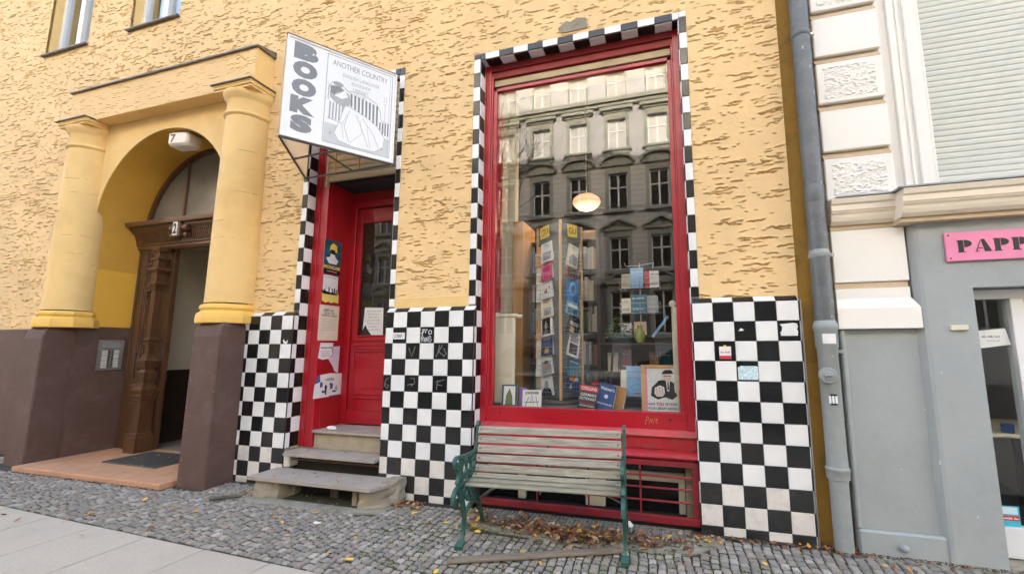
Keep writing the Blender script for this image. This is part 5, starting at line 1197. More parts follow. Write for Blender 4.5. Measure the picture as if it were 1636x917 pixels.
def mk_book(name, w_, h_, d_, m, label, cat='book', loc=(0, 0, 0), rz=0, tilt=0, group=None, yaw=None, face_d=None):
    """standing book, cover towards -y, bottom at loc; w_ width, h_ height, d_ thickness"""
    o = thing(name, label, cat, loc, rz, group); o.rotation_euler = (tilt, yaw or 0, rz)
    b = MB(); b.box(-w_ / 2, w_ / 2, 0, .0022, 0, h_); b.box(-w_ / 2, w_ / 2, d_ - .0022, d_, 0, h_); b.box(-w_ / 2, -w_ / 2 + .0022, .0022, d_ - .0022, 0, h_); b.build('cover', m, o, local=True)
    b = MB(); b.box(-w_ / 2 + .0024, w_ / 2 - .004, .0024, d_ - .0024, .003, h_ - .003); b.build('page_block', paper, o, local=True)
    if face_d: face_d(o, w_, h_)
    return o
for zi, zz in enumerate((.02, .36, .71, 1.05, 1.40)):
    x_ = -.13
    while x_ < .60:
        t_ = rng.uniform(.018, .042); h_ = rng.uniform(.19, .29)
        sp_ = rng.integers(0, 8)
        o = thing('shelved_book', '%s backed old book on the %s shelf of the dim oak bookcase' % (['dark green', 'dark red', 'navy', 'tan', 'black', 'brown', 'pale grey', 'teal'][sp_], ['lowest', 'second', 'middle', 'fourth', 'top'][zi]), 'book', (-1.55 + x_ + t_ / 2, 1.0, .83 + zz), 0, 'books in the oak bookcase')
        b = MB(); b.box(-t_ / 2, t_ / 2, 0, .17, 0, h_, .003); b.build('binding', spine[sp_], o, local=True); x_ += t_ + .002
        if x_ > .6: break
# revolving rack
rk = thing('revolving_book_rack', 'three sided revolving paperback rack with pine posts and yellow GU cards', 'book rack', (-1.27, .66, .84))
def rel(x, y, z=0): return (x + 1.27, y - .66, z)
F0 = (-1.205, .48); L0 = (-1.50, .66); R0 = (-1.045, .74); K0 = (-1.28, .93)
for (px_, py_), z1 in ((F0, 1.82), (L0, 1.80), (R0, 1.80), (K0, 1.8)):
    b = MB(); b.box(px_ + 1.27 - .013, px_ + 1.27 + .013, py_ - .66 - .013, py_ - .66 + .013, .03, z1, .003); b.build('pine_post', pine, rk, local=True)
b = MB(); b.lathe([(.25, 0), (.25, .025), (.03, .03), (.03, .06)], (0, .03, 0), 24); b.build('turntable', dark_steel, rk, local=True)
aL = math.atan2(F0[1] - L0[1], F0[0] - L0[0]); aR = math.atan2(R0[1] - F0[1], R0[0] - F0[0])
greyb = mat('rack_back_panel', (.13, .145, .14), .6, .1, 4, 0)
for (p, q) in ((L0, F0), (F0, R0)):
    b = MB(); d = Vector((q[0] - p[0], q[1] - p[1])).normalized(); nx_, ny_ = -d.y * .004, d.x * .004
    V = []
    for (px_, py_) in ((p[0] - nx_, p[1] - ny_ ), (q[0] - nx_, q[1] - ny_), (q[0] + nx_, q[1] + ny_), (p[0] + nx_, p[1] + ny_)): V += [rel(px_, py_, .05), rel(px_, py_, 1.80)]
    b.add(V, [(0, 2, 3, 1), (2, 4, 5, 3), (4, 6, 7, 5), (6, 0, 1, 7), (1, 3, 5, 7), (0, 6, 4, 2)]); fixn(b.build('side_panel', greyb, rk, local=True))
def gu(p, q, f, lab):
    a = math.atan2(q[1] - p[1], q[0] - p[0]); x_, y_ = p[0] + (q[0] - p[0]) * f, p[1] + (q[1] - p[1]) * f
    o = thing('yellow_card', lab, 'card', (x_ + math.sin(a) * .022, y_ - math.cos(a) * .022, 2.50), a); o.rotation_euler = (0, R(-4), a)
    flat(o, 'card', gut_y, rect(-.07, .07, 0, .13), -.002, 0); text(o, 'GU', 0, .065, .065, black, y=-.0026, w=.10)
gu(L0, F0, .40, 'yellow card lettered GU on the left face of the revolving rack'); gu(F0, R0, .5, 'yellow card lettered GU on the right face of the revolving rack')
def cov(color, title=None, tc=None, pic=None, top=False, sub=None):
    m = color
    def f(o, w_, h_):
        if pic:
            for (pm, pl) in pic: flat(o, 'cover_picture', pm, [(a * w_ - w_ / 2, c * h_) for a, c in pl], -.0012, -.0002)
        if title:
            n = len(title)
            for i, t in enumerate(title): text(o, t, 0, h_ * (.88 - .13 * i) if not top else h_ * (.9 - .12 * i), h_ * .085, tc or black, y=-.0018, w=min(w_ * .85, h_ * .075 * len(t)), bold=.01)
    return m, f
gold = mat('gold_print', (.75, .5, .1), .5, .1, 5, 0); teal = mat('teal_cover', (.02, .16, .22), .5, .15, 9, 0); magenta = mat('magenta_cover', (.70, .03, .20), .5, .05, 5, 0); navy = mat('navy_cover', (.02, .04, .16), .5, .05, 5, 0); sky_b = mat('sky_blue_cover', (.25, .48, .70), .5, .05, 5, 0); bright_b = mat('bright_blue_cover', (.02, .20, .55), .5, .15, 6, 0)
cream_b = mat('cream_cover', (.78, .70, .52), .5, .04, 5, 0); white_b = mat('white_cover', (.78, .77, .74), .5, .04, 5, 0); cred = mat('red_cover', (.60, .02, .03), .5, .05, 5, 0); skin = mat('printed_face', (.55, .33, .22), .6, .1, 9, 0)
HEAD = lambda m_: [(black, [(.05, 0), (.95, 0), (.9, .2), (.68, .32), (.32, .32), (.1, .2)]), (m_, ell(.5, .42, .17, .17, 14)), (slight, [(.33, .5), (.5, .62), (.67, .5), (.6, .58), (.4, .58)])]
LB = [(cov(white_b, ['Writ'], slight, [(slight, rect(.1, .9, .1, .5))]), 'pale grey book with faint title, topmost on the left face of the rack', .2),
      (cov(magenta, ['Lisa', 'Davison'], paper), 'magenta pink paperback on the left face of the rack', .215),
      (cov(white_b, ['OH GOD TO', 'THE PARTY'], sgrey, [(black, [(.3, .25), (.38, .5), (.45, .3), (.5, .55), (.56, .25)]), (cred, ell(.75, .5, .08, .05, 10))]), 'white paperback with a sketch and a red dot on the left face of the rack', .24),
      (cov(cream_b, ['CRIME', 'INMAN'], sgrey, [(slight, rect(.3, .9, .1, .45))]), 'cream paperback with large pale letters on the left face of the rack', .2),
      (cov(white_b, None, None, [(black, rect(.08, .82, .08, .92)), (slight, [(.25, .08), (.3, .3), (.6, .3), (.7, .08)]), (paper, ell(.45, .52, .14, .2, 14)), (slight, ell(.45, .70, .14, .06, 10))]), 'book with a black and white portrait photograph on the left face of the rack', .235),
      (cov(navy, ['KITTY', 'KELLEY'], gold, [(gold, [(.3, .1), (.35, .35), (.45, .25), (.5, .42), (.55, .25), (.65, .35), (.7, .1)])]), 'navy book with gold letters and crest on the left face of the rack', .225),
      (cov(white_b, ['Prince'], black, [(slight, rect(.08, .92, .05, .6)), (skin, ell(.5, .38, .2, .2, 14)), (black, ell(.5, .55, .2, .08, 10))]), 'white book with a colour portrait on the left face of the rack', .24),
      (cov(white_b, ['EDWARD', 'HEATH'], sgrey, HEAD(slight)), 'white book with a dark suited figure, lowest on the left face of the rack', .27)]
RB = [(cov(cream_b, ['PS'], mat('sea_green', (.05, .35, .30), .5, .05, 5, 0), [(slight, [(.2, .1), (.9, .1), (.9, .5), (.5, .6), (.2, .4)])]), 'cream paperback with PS letters, topmost on the right face of the rack', .26),
      (cov(spine[1], None, None, [(black, rect(.1, .9, .1, .7)), (cred, rect(.1, .9, .75, .9))]), 'dark red book on the right face of the rack', .15),
      (cov(bright_b, None, None, [(sky_b, ell(.5, .5, .32, .32, 16)), (bright_b, ell(.55, .48, .22, .22, 16))]), 'bright blue book with a ring on the right face of the rack', .25),
      (cov(sky_b, ['NICK'], cred, [(teal, rect(.05, .95, .05, .35)), (paper, rect(.1, .9, .4, .55))]), 'pale blue book with a sea picture on the right face of the rack', .2),
      (cov(black, ['Gut'], slight, [(slight, rect(.1, .9, .5, .7)), (pine, rect(.2, .6, .1, .4))]), 'black and brown book on the right face of the rack', .2),
      (cov(white_b, None, None, [(black, rect(.1, .85, .1, .55)), (slight, rect(.1, .85, .6, .85))]), 'white spined book with a dark photograph on the right face of the rack', .25),
      (cov(teal, None, None, [(slight, rect(.1, .9, .6, .66))]), 'dark teal book on the right face of the rack', .22),
      (cov(blue_p, None, None, [(mat('orange_print', (.8, .25, .03), .5, .05, 5, 0), [(.1, .5), (.6, .5), (.5, .9), (.1, .8)]), (paper, [(.5, .5), (.95, .6), (.7, .9)]), (gut_y, [(.1, .1), (.4, .1), (.3, .4)])]), 'blue book with orange and yellow shapes, lowest on the right face of the rack', .2)]
def pocket(zb, a, x_, y_, w_):
    b = MB(); c, s_ = math.cos(a), math.sin(a)
    def q(u, v, z): return (x_ + 1.27 + u * c + v * s_, y_ - .66 + u * s_ - v * c, z)
    for zz, dp_ in ((zb, .055), (zb + .05, .065), (zb + .09, .07)): b.tube([q(-w_ / 2, .0, zz), q(-w_ / 2, dp_, zz), q(w_ / 2, dp_, zz), q(w_ / 2, 0, zz)], .0018, 4)
    for u in (-.6, -.2, .2, .6): b.tube([q(u * w_ / 2, .0, zb), q(u * w_ / 2, .055, zb), q(u * w_ / 2, .07, zb + .09)], .0014, 4)
    b.build('wire_pocket', wire, rk, local=True)
ztop = [2.47, 2.28, 2.10, 1.90, 1.715, 1.52, 1.34, 1.16]
for (lst, p, q, a, f, sgn, zt_) in ((LB, L0, F0, aL, .52, 1, ztop), (RB, F0, R0, aR, .42, -1, [2.44, 2.22, 2.09, 1.90, 1.70, 1.53, 1.32, 1.15])):
    for k, ((m_, fn), lab, hh) in enumerate(lst):
        x_, y_ = p[0] + (q[0] - p[0]) * f, p[1] + (q[1] - p[1]) * f
        off_ = .035
        bx, by = x_ + math.sin(a) * off_, y_ - math.cos(a) * off_
        h_ = max(hh * .92, .215) if sgn > 0 else hh * .95; w_ = (.168 if sgn > 0 else .150); zb = zt_[k] - h_ - .01
        o = mk_book('paperback', w_, h_, rng.uniform(.018, .032), m_, lab, 'book', (bx, by, zb), a, 0, None, None, fn)
        yaw_ = R(rng.uniform(7, 12)) if sgn > 0 else R(rng.uniform(-20, -10))
        o.rotation_euler = (Matrix.Rotation(a, 3, 'Z') @ Matrix.Rotation(R(-7), 3, 'X') @ Matrix.Rotation(-yaw_ * (1 if sgn > 0 else -1) * (-1 if sgn < 0 else 1) if sgn > 0 else -yaw_, 3, 'Y')).to_euler()
        o.location.x -= math.sin(a) * .0; pocket(zb - .84 - .006, a, x_ + math.sin(a) * .005, y_ - math.cos(a) * .005, .21)
        if sgn > 0:    # a second copy shows behind at the left
            mk_book('paperback', w_, h_, .02, [pine, cream_b, white_b, spine[3]][k % 4], ['orange backed', 'cream', 'white', 'tan'][k % 4] + ' book tucked behind the %s book down the left face of the rack' % ['first', 'second', 'third', 'fourth', 'fifth', 'sixth', 'seventh', 'eighth'][k], 'book', (bx - .07 * math.cos(a) + .02 * 0, by - .07 * math.sin(a) + .03, zb - .03), a + R(20), R(-5))
# books standing along the glass
mk_book('green_shape_book', .15, .20, .025, mat('dark_teal_cover2', (.02, .10, .14), .5, .05, 5, 0), 'teal bordered book with a green cone shape at the lower left of the window', 'book', (-1.665, .29, .826), R(4), R(-6), face_d=lambda o, w_, h_: (flat(o, 'white_field', paper, rect(-.055, .058, .015, .185), -.001, 0), flat(o, 'green_cone', mat('olive_print', (.14, .20, .06), .6, .1, 9, 0), [(-.04, .015), (.035, .015), (.03, .10), (.0, .165), (-.03, .10)], -.002, -.001)))
mk_book('lilac_book', .07, .17, .02, mat('lilac_cover', (.25, .16, .45), .5, .2, 14, 0), 'small lilac book between two white books at the lower left', 'book', (-1.545, .33, .826), R(-5), R(-6))
mk_book('sketch_book', .18, .155, .02, white_b, 'low white book with a dark pencil sketch and bold letters at the lower left', 'book', (-1.44, .29, .826), R(3), R(-7), face_d=lambda o, w_, h_: (text(o, 'JOKEWEB', 0, .125, .03, black, y=-.0012, w=.13, bold=.03), strokes(o, 'sketch', black, [[(-.06, 0), (-.03, .08), (-.01, .02), (.0, .10), (.02, .01), (.04, .09), (.06, .0)], [(-.07, .03), (.07, .04)]], .005, -.0012, -.0002, 0, .01)))
def f_col(o, w_, h_):
    flat(o, 'red_band', cred, rect(-w_ / 2, w_ / 2, h_ * .74, h_ * .97), -.001, 0); text(o, 'COLLINS', 0, h_ * .86, h_ * .13, paper, y=-.0018, w=w_ * .85, bold=.03)
    flat(o, 'black_field', black, rect(-w_ / 2, w_ / 2, 0, h_ * .30), -.001, 0); text(o, 'GERMAN', 0, h_ * .60, h_ * .12, paper, y=-.0018, w=w_ * .85, bold=.01); text(o, 'DICTIONARY', 0, h_ * .44, h_ * .11, paper, y=-.0018, w=w_ * .9, bold=.01)
    text(o, 'GERMAN-ENGLISH', 0, h_ * .24, h_ * .06, cred, y=-.0018, w=w_ * .8, bold=.02); text(o, 'ENGLISH-GERMAN', 0, h_ * .15, h_ * .06, paper, y=-.0018, w=w_ * .8, bold=.02)
mk_book('german_dictionary', .165, .215, .05, mat('charcoal_cover', (.04, .045, .05), .5, .05, 5, 0), 'black and red German dictionary leaning at the bottom of the window', 'book', (-.925, .30, .822), R(6), R(-6), yaw=R(-9) * -1, face_d=f_col)
mk_book('dark_hardback', .20, .235, .03, black, 'dark book with a red title band behind the German dictionary', 'book', (-.86, .37, .826), R(0), R(-6), face_d=lambda o, w_, h_: (text(o, 'BERLIN', .03, h_ * .93, h_ * .08, cred, y=-.0012, w=w_ * .5, bold=.03), flat(o, 'cover_picture', slight, [(-.06, .16), (.0, .20), (.05, .17), (.03, .13)], -.001, 0)))
mk_book('blue_encyclopedia', .155, .225, .075, blue_p, 'thick dark blue encyclopedia beside the German dictionary', 'book', (-.775, .335, .822), R(-8), R(-6), yaw=R(12), face_d=lambda o, w_, h_: (text(o, "Webster's", 0, h_ * .82, h_ * .13, paper, y=-.0012, w=w_ * .85, bold=.02), text(o, 'Encyclopedic', 0, h_ * .22, h_ * .10, paper, y=-.0012, w=w_ * .9, bold=.01), flat(o, 'emblem', white_g, ell(0, h_ * .52, .018, .018, 12), -.0012, 0)))
mk_book('brown_album', .13, .20, .04, shelfw, 'brown album leaning behind the blue encyclopedia', 'book', (-.675, .37, .826), R(-20), R(-6), yaw=R(12))
def f_wd(o, w_, h_):
    for t, zz, hh, ww in (("MODERN", .93, .05, .5), ("WEBSTER'S", .80, .07, .82), ('COMPREHENSIVE', .70, .06, .85), ('DICTIONARY', .60, .075, .85)): text(o, t, 0, h_ * zz, h_ * hh, slight if zz > .9 else sgrey, y=-.0012, w=w_ * ww, bold=.01)
    for k in range(12): b = MB(); flat(o, 'star', blue_p, ell(.05 * math.cos(k * .55), h_ * .3 + .028 * math.sin(k * .55), .004, .004, 6), -.0012, 0)
    flat(o, 'red_word', cred, rect(-.035, .035, h_ * .08, h_ * .11), -.0012, 0)
mk_book('blue_dictionary', .195, .275, .06, sky_b, 'pale blue dictionary standing on the dark stool behind the glass', 'book', (-.485, .50, .925), R(2), R(-5), face_d=f_wd)
mk_book('cream_magazine', .09, .24, .01, cream_b, 'cream magazine behind the pale blue dictionary', 'magazine', (-.60, .53, .925), R(-10), R(-8))
stl = thing('display_stool', 'dark low wooden stand carrying the blue dictionary', 'stand', (-.53, .60, .826))
b = MB(); b.box(-.16, .17, -.14, .16, .075, .095, .004); b.build('top', wood_dk, stl, local=True)
for sx_ in (-.14, .15):
    b = MB(); b.box(sx_ - .012, sx_ + .012, -.12, .14, 0, .075, .003); b.build('leg', wood_dk, stl, local=True)
# framed poster
fp = thing('framed_poster', 'framed cartoon poster urging readers to return library books, lower right of window', 'poster', (-.275, .315, .826), 0); fp.rotation_euler = (R(-5), 0, R(3))
b = MB(); PW, PH = .32, .395; b.box(-PW / 2, -PW / 2 + .035, 0, .02, 0, PH, .003); b.box(PW / 2 - .012, PW / 2, 0, .02, 0, PH, .003); b.box(-PW / 2 + .035, PW / 2 - .012, 0, .02, PH - .03, PH, .003); b.build('frame', pine, fp, local=True)
flat(fp, 'sheet', paper, rect(-.125, .15, 0, .365), .006, .012); flat(fp, 'pink_margin', mat('pink_print', (.75, .25, .4), .5, .05, 5, 0), rect(-.125, -.108, 0, .365), .004, .006)
flat(fp, 'coat', black, [(-.08, .13), (-.07, .20), (-.01, .26), (.06, .27), (.12, .24), (.14, .13), (.10, .10), (.04, .12), (-.02, .10)], .0045, .006)
flat(fp, 'shirt', paper, [(.05, .26), (.085, .26), (.075, .17), (.06, .17)], .0035, .0045); flat(fp, 'tie', black, [(.064, .25), (.072, .25), (.075, .19), (.068, .18), (.062, .19)], .0028, .0035)
flat(fp, 'face', mat('printed_pink_face', (.80, .55, .50), .6, .05, 5, 0), ell(.065, .295, .038, .042, 16), .0035, .0045); flat(fp, 'hat', black, [(.015, .315), (.115, .32), (.105, .345), (.09, .352), (.05, .352), (.03, .34)], .0025, .0035); flat(fp, 'glasses', black, rect(.035, .095, .296, .302), .0025, .0035)
flat(fp, 'pointing_hand', mat('printed_pale_hand', (.80, .68, .62), .6, .05, 5, 0), [(-.05, .15), (-.045, .20), (.0, .22), (.035, .205), (.04, .155), (.02, .125), (-.03, .125)], .0025, .0035)
strokes(fp, 'hand_line', black, [[(-.03, .20), (-.025, .13)], [(-.005, .21), (.0, .135)], [(.015, .205), (.022, .14)]], .0025, .0018, .0025)
text(fp, 'HAVE', -.075, .062, .022, black, y=.0055, w=.055, bold=.02); text(fp, 'YOU', -.005, .062, .030, cred, y=.0055, w=.065, bold=.04); text(fp, 'RETURNED', .09, .062, .022, black, y=.0055, w=.10, bold=.02); text(fp, 'YOUR LIBRARY BOOKS', .015, .025, .022, black, y=.0055, w=.25, bold=.02)
# side table with plant, vase, tilted book; wire stand
tbl = thing('round_side_table', 'dark wooden table with slender legs carrying plants inside the shop window', 'table', (-.50, .72, .83))
b = MB(); b.box(-.32, .32, -.16, .20, .565, .585, .006); b.build('tabletop', wood_dk, tbl, local=True)
for a_, c_ in ((-.26, -.12), (.26, -.12), (-.22, .16), (.22, .16)):
    b = MB(); b.tube([(a_ * .8, c_, .565), (a_ * 1.0, c_, 0)], .012, 6); b.build('leg', wood_dk, tbl, local=True)
pl = thing('potted_plant', 'leafy pink-flowered plant in a dark green bowl on the table behind the glass', 'plant', (-.66, .66, 1.416))
b = MB(); b.lathe([(.05, 0), (.10, .012), (.115, .04), (.10, .06), (.085, .058), (.01, .05)], (0, 0, 0), 20); b.build('bowl', mat('green_glaze', (.015, .05, .045), .15, .1, 5, 0), pl, local=True, smooth_=True)
b = MB()
for k in range(420):
    a = rng.uniform(0, 6.28); rr_ = rng.uniform(0, .16); z_ = .05 + rng.uniform(.0, .21) * (1 - (rr_ / .16) ** 2 * .6); c_ = (rr_ * math.cos(a), rr_ * math.sin(a) * .7, z_); s_ = rng.uniform(.012, .028); t = rng.uniform(0, 6.28); dz_ = rng.uniform(-.6, .6)
    u = Vector((math.cos(t), math.sin(t), dz_)).normalized() * s_; v = Vector((-math.sin(t), math.cos(t), rng.uniform(-.5, .5))).normalized() * s_ * .5; C_ = Vector(c_)
    b.add([C_ - u, C_ - v, C_ + u, C_ + v], [(0, 1, 2, 3)])
o = b.build('leaf', mat('plant_leaf', (.16, .24, .07), .6, .35, 30, 0), pl, local=True); o['kind'] = 'stuff'
b = MB()
for k in range(26):
    a = rng.uniform(0, 6.28); rr_ = rng.uniform(.03, .15); b.lathe([(.001, 0), (.010, .005), (.001, .012)], (rr_ * math.cos(a), rr_ * math.sin(a) * .7 - .02, .07 + rng.uniform(0, .13)), 6)
o = b.build('blossom', mat('pink_blossom', (.6, .28, .33), .6, .2, 20, 0), pl, local=True); o['kind'] = 'stuff'
vs_ = thing('green_glass_vase', 'olive green glass vase on the table behind the glass', 'vase', (-.455, .64, 1.416))
b = MB(); b.lathe([(.035, 0), (.048, .03), (.052, .06), (.046, .10), (.030, .125), (.024, .15), (.028, .165), (.022, .165), (.020, .14)], (0, 0, 0), 24); b.build('body', mat('olive_glass', (.22, .26, .03), .12, .1, 5, 0), vs_, local=True, smooth_=True)
mk_book('tilted_book', .02, .24, .16, sky_b, 'blue and brown book leaning outward right of the green vase', 'book', (-.335, .52, 1.47), 0, 0, yaw=R(38))
mk_book('tan_card_book', .12, .13, .02, mat('peach_cover', (.72, .52, .36), .5, .05, 5, 0), 'peach coloured book standing behind the green vase', 'book', (-.46, .80, 1.50), 0, R(-4)); mk_book('white_card_book', .10, .12, .02, white_b, 'white book behind the potted plant', 'book', (-.60, .82, 1.50), 0, R(-4))
ws = thing('wire_book_stand', 'chrome wire stand with two tiers of paperbacks above the plant', 'book stand', (-.45, .78, 1.42))
b = MB(); b.tube([(0, 0, 0), (0, 0, .80)], .006, 6); b.tube([(-.14, 0, .78), (0, 0, .78), (.14, 0, .80)], .004, 6); b.tube([(-.14, 0, .78), (-.15, -.03, .81)], .004, 5); b.tube([(.14, 0, .8), (.13, -.03, .74)], .004, 5); b.build('pole', wire, ws, local=True)
for zz in (.29, .54):
    b = MB()
    for hh in (0, .05, .10): b.tube([(-.20, -.07, zz + hh), (.20, -.07, zz + hh), (.20, .09, zz + hh), (-.20, .09, zz + hh), (-.20, -.07, zz + hh)], .003, 5)
    for k in range(9): b.tube([(-.20 + k * .05, -.07, zz), (-.20 + k * .05, .09, zz)], .002, 4)
    for k in (0, 4, 8): b.tube([(-.20 + k * .05, -.07, zz), (-.20 + k * .05, -.07, zz + .10)], .002, 4)
    b.build('wire_tray', wire, ws, local=True)
checker = mat('checker_cover', (.4, .4, .4), .5, .05, 5, 0)
_t = checker.node_tree; _c = _t.nodes.new('ShaderNodeTexChecker'); _c.inputs[1].default_value = (.8, .8, .78, 1); _c.inputs[2].default_value = (.01, .01, .01, 1); _c.inputs[3].default_value = 70
_q = _t.nodes.new('ShaderNodeTexCoord'); _t.links.new(_q.outputs['Object'], _c.inputs[0]); _t.links.new(_c.outputs[0], _t.nodes['Principled BSDF'].inputs['Base Color'])
for k, (xo, w_, h_, m_, zz, lab) in enumerate(((-.14, .09, .15, spine[3], .545, 'tan book at the left of the upper wire tray'), (-.03, .13, .21, sky_b, .545, 'blue seaside paperback in the middle of the upper wire tray'), (.075, .05, .17, cred, .545, 'thin red book in the upper wire tray'), (.145, .09, .17, white_b, .545, 'white book at the right of the upper wire tray'),
        (-.14, .09, .15, cream_b, .295, 'cream book at the left of the lower wire tray'), (-.02, .15, .185, teal, .295, 'teal paperback in the middle of the lower wire tray'), (.12, .11, .17, checker, .295, 'black and white checkered book in the lower wire tray'))):
    mk_book('tray_book', w_, h_, .02, m_, lab, 'book', (-.45 + xo, .73, 1.42 + zz), R(rng.uniform(-12, 12)), R(-7), face_d=lambda o, w2_, h2_: (scrib(o, 0, h2_ * .8, h2_ * .08, w2_ * .8, paper if w2_ > .12 else sgrey, -.0012), scrib(o, 0, h2_ * .2, h2_ * .08, w2_ * .7, paper if w2_ > .12 else sgrey, -.0012)))
cpn = thing('cream_post', 'cream painted upright post at the right edge of the shop window', 'post', (-.135, .36, .826)); b = MB(); b.box(-.022, .022, -.02, .02, 0, .90, .004); b.lathe([(.022, -.015), (.03, 0), (.022, .015)], (-.01, 0, .93), 14, axis='y'); b.build('upright', cream, cpn, local=True)
# books piled and standing under the side table
for k, (x_, w2, h2, mk_, lb_) in enumerate(((-.74, .12, .19, cream_b, 'cream book standing left under the dark side table'), (-.62, .10, .22, spine[1], 'dark red book standing under the dark side table'), (-.33, .11, .20, pine, 'orange book standing right under the dark side table'), (-.22, .10, .21, teal, 'teal book standing far right under the dark side table'))):
    mk_book('standing_book', w2, h2, .03, mk_, lb_, 'book', (x_, .86, 1.13), R(rng.uniform(-15, 15)), R(-5), face_d=lambda o, a_, c_: (scrib(o, 0, c_ * .8, c_ * .08, a_ * .8, paper, -.0012), scrib(o, 0, c_ * .25, c_ * .06, a_ * .6, paper, -.0012)))
bsh = thing('low_bench_shelf', 'dark low shelf behind the side table inside the shop window', 'shelf', (-.48, .92, .83))
b = MB(); b.box(-.36, .40, -.12, .12, .27, .295, .003); b.build('shelf_board', wood_dk, bsh, local=True)
for sx_ in (-.34, .38):
    b = MB(); b.box(sx_ - .012, sx_ + .012, -.1, .1, 0, .27); b.build('leg', wood_dk, bsh, local=True)
# pendant lamp
pdl = thing('pendant_lamp', 'lit round woven paper pendant lamp hanging inside the bookshop', 'lamp', (-1.07, 1.2, 2.98))
em = mat('lamp_paper', (.8, .62, .42), .8, .1, 20, 0, emis=((1.0, .66, .40), .085))
b = MB(); prof = [(.055, .0), (.10, .015), (.145, .05), (.165, .085), (.155, .12), (.12, .15), (.07, .175), (.03, .185)]
b.lathe(prof, (0, 0, .01), 32); b.build('lamp_shade', em, pdl, local=True, smooth_=True)
b = MB()
for k in range(9):
    h_ = .02 + k * .02; r_ = np.interp(h_, [p[1] for p in prof], [p[0] for p in prof]) + .002; b.lathe([(r_, h_ + .01), (r_ + .003, h_ + .014), (r_, h_ + .018)], (0, 0, 0), 32)
b.build('rib', mat('lamp_rib', (.75, .50, .30), .7, .1, 9, 0, emis=((1.0, .6, .3), .05)), pdl, local=True, smooth_=True)
b = MB(); b.lathe([(.001, -.002), (.03, 0), (.045, .015), (.03, .03), (.001, .035)], (0, 0, .002), 16); b.build('bulb', mat('bulb', (1, .9, .7), .5, 0, 5, 0, emis=((1, .8, .5), .8)), pdl, local=True, smooth_=True)
b = MB(); b.tube([(0, 0, .19), (0, 0, 1.55)], .004, 6); b.build('flex', cream, pdl, local=True)
pll = bpy.data.lights.new('pendant_light', 'POINT'); pll.energy = 2.5; pll.color = (1, .72, .42); pll.shadow_soft_size = .12; plo = bpy.data.objects.new('pendant_light', pll); COL.objects.link(plo); plo.location = (-1.07, 1.2, 2.90)

# ================================================================== OPPOSITE HOUSE (seen reflected in the shop glass)
ob = thing('opposite_house', 'grey and cream nineteenth century house with pedimented windows across the street', 'building', (-3, -19, 0))
opw = mat('opposite_wall', (.46, .455, .445), .85, .06, .5, .2, 10, dirt=.2, dcol=(.4, .38, .33), ds=1); opd = mat('opposite_mouldings', (.33, .33, .27), .8, .08, 1, .2, 10)  # wall colour darkened to soften the contrast between its sunlit and shaded storeys
opl = mat('opposite_upper_wall', (.57, .56, .555), .85, .05, .5, .2, 10)
YO = -19.0
rowsO = [(2.1, 4.5, 1.1), (5.72, 7.6, 1.06), (9.25, 11.4, 1.08), (12.95, 14.75, 1.08), (16.25, 17.75, 1.0)]
colsO = [-2.7 + 2.32 * k for k in range(-7, 9)]
b = MB()
xe = [colsO[0] - 3]; 
for c in colsO: xe += [c - .54, c + .54]
xe.append(colsO[-1] + 3)
zprev = 0
for (z0, z1, w_) in rowsO:
    b.box(xe[0], xe[-1], YO - .5, YO, zprev, z0)
    for i in range(0, len(xe), 2): b.box(xe[i], xe[i + 1], YO - .5, YO, z0, z1)
    zprev = z1
b.box(xe[0], xe[-1], YO - .5, YO, zprev, 19.3)
b.build('wall', opw, ob)
opg = mat('opposite_shaded_ground_floor', (.16, .15, .135), .8, .15, 1, .2, 10)  # dark tone puts the shade low in the street into the colour
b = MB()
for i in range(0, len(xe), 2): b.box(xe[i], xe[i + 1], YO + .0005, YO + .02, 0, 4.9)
b.build('darkened_ground_floor', opg, ob)
b = MB(); b.box(xe[0], xe[-1], YO, YO + .02, 16.0, 16.24)
for i in range(0, len(xe), 2): b.box(xe[i], xe[i + 1], YO + .001, YO + .02, 16.241, 17.75)
b.box(xe[0], xe[-1], YO + .001, YO + .02, 17.751, 19.2); b.build('attic_wall', opl, ob)
b = MB(); b.box(xe[0], xe[-1], YO, YO + .35, 15.75, 16.0); b.box(xe[0], xe[-1], YO, YO + .5, 19.2, 19.6); b.box(xe[0], xe[-1], YO, YO + .22, 15.55, 15.75); b.box(xe[0], xe[-1], YO, YO + .25, 4.9, 5.2); b.build('cornice', opd, ob)
b = MB()
ops = mat('opposite_lightened_rustic', (.66, .62, .55), .85, .08, 1, .2, 10)  # colour lightened to offset the shade on these lower storeys
for i in range(0, len(xe), 2):
    zz_ = 5.3
    while zz_ < 11.9:
        b.box(xe[i] + .12, xe[i + 1] - .12, YO, YO + .045, zz_, zz_ + .27); zz_ += .31
b.build('rustication', ops, ob)
gdk = mat('far_window_dark', (.02, .022, .022), .1, .2, 3, 0); gcur = mat('far_window_curtain', (.50, .50, .46), .3, .12, 1.5, 0)
first = {}
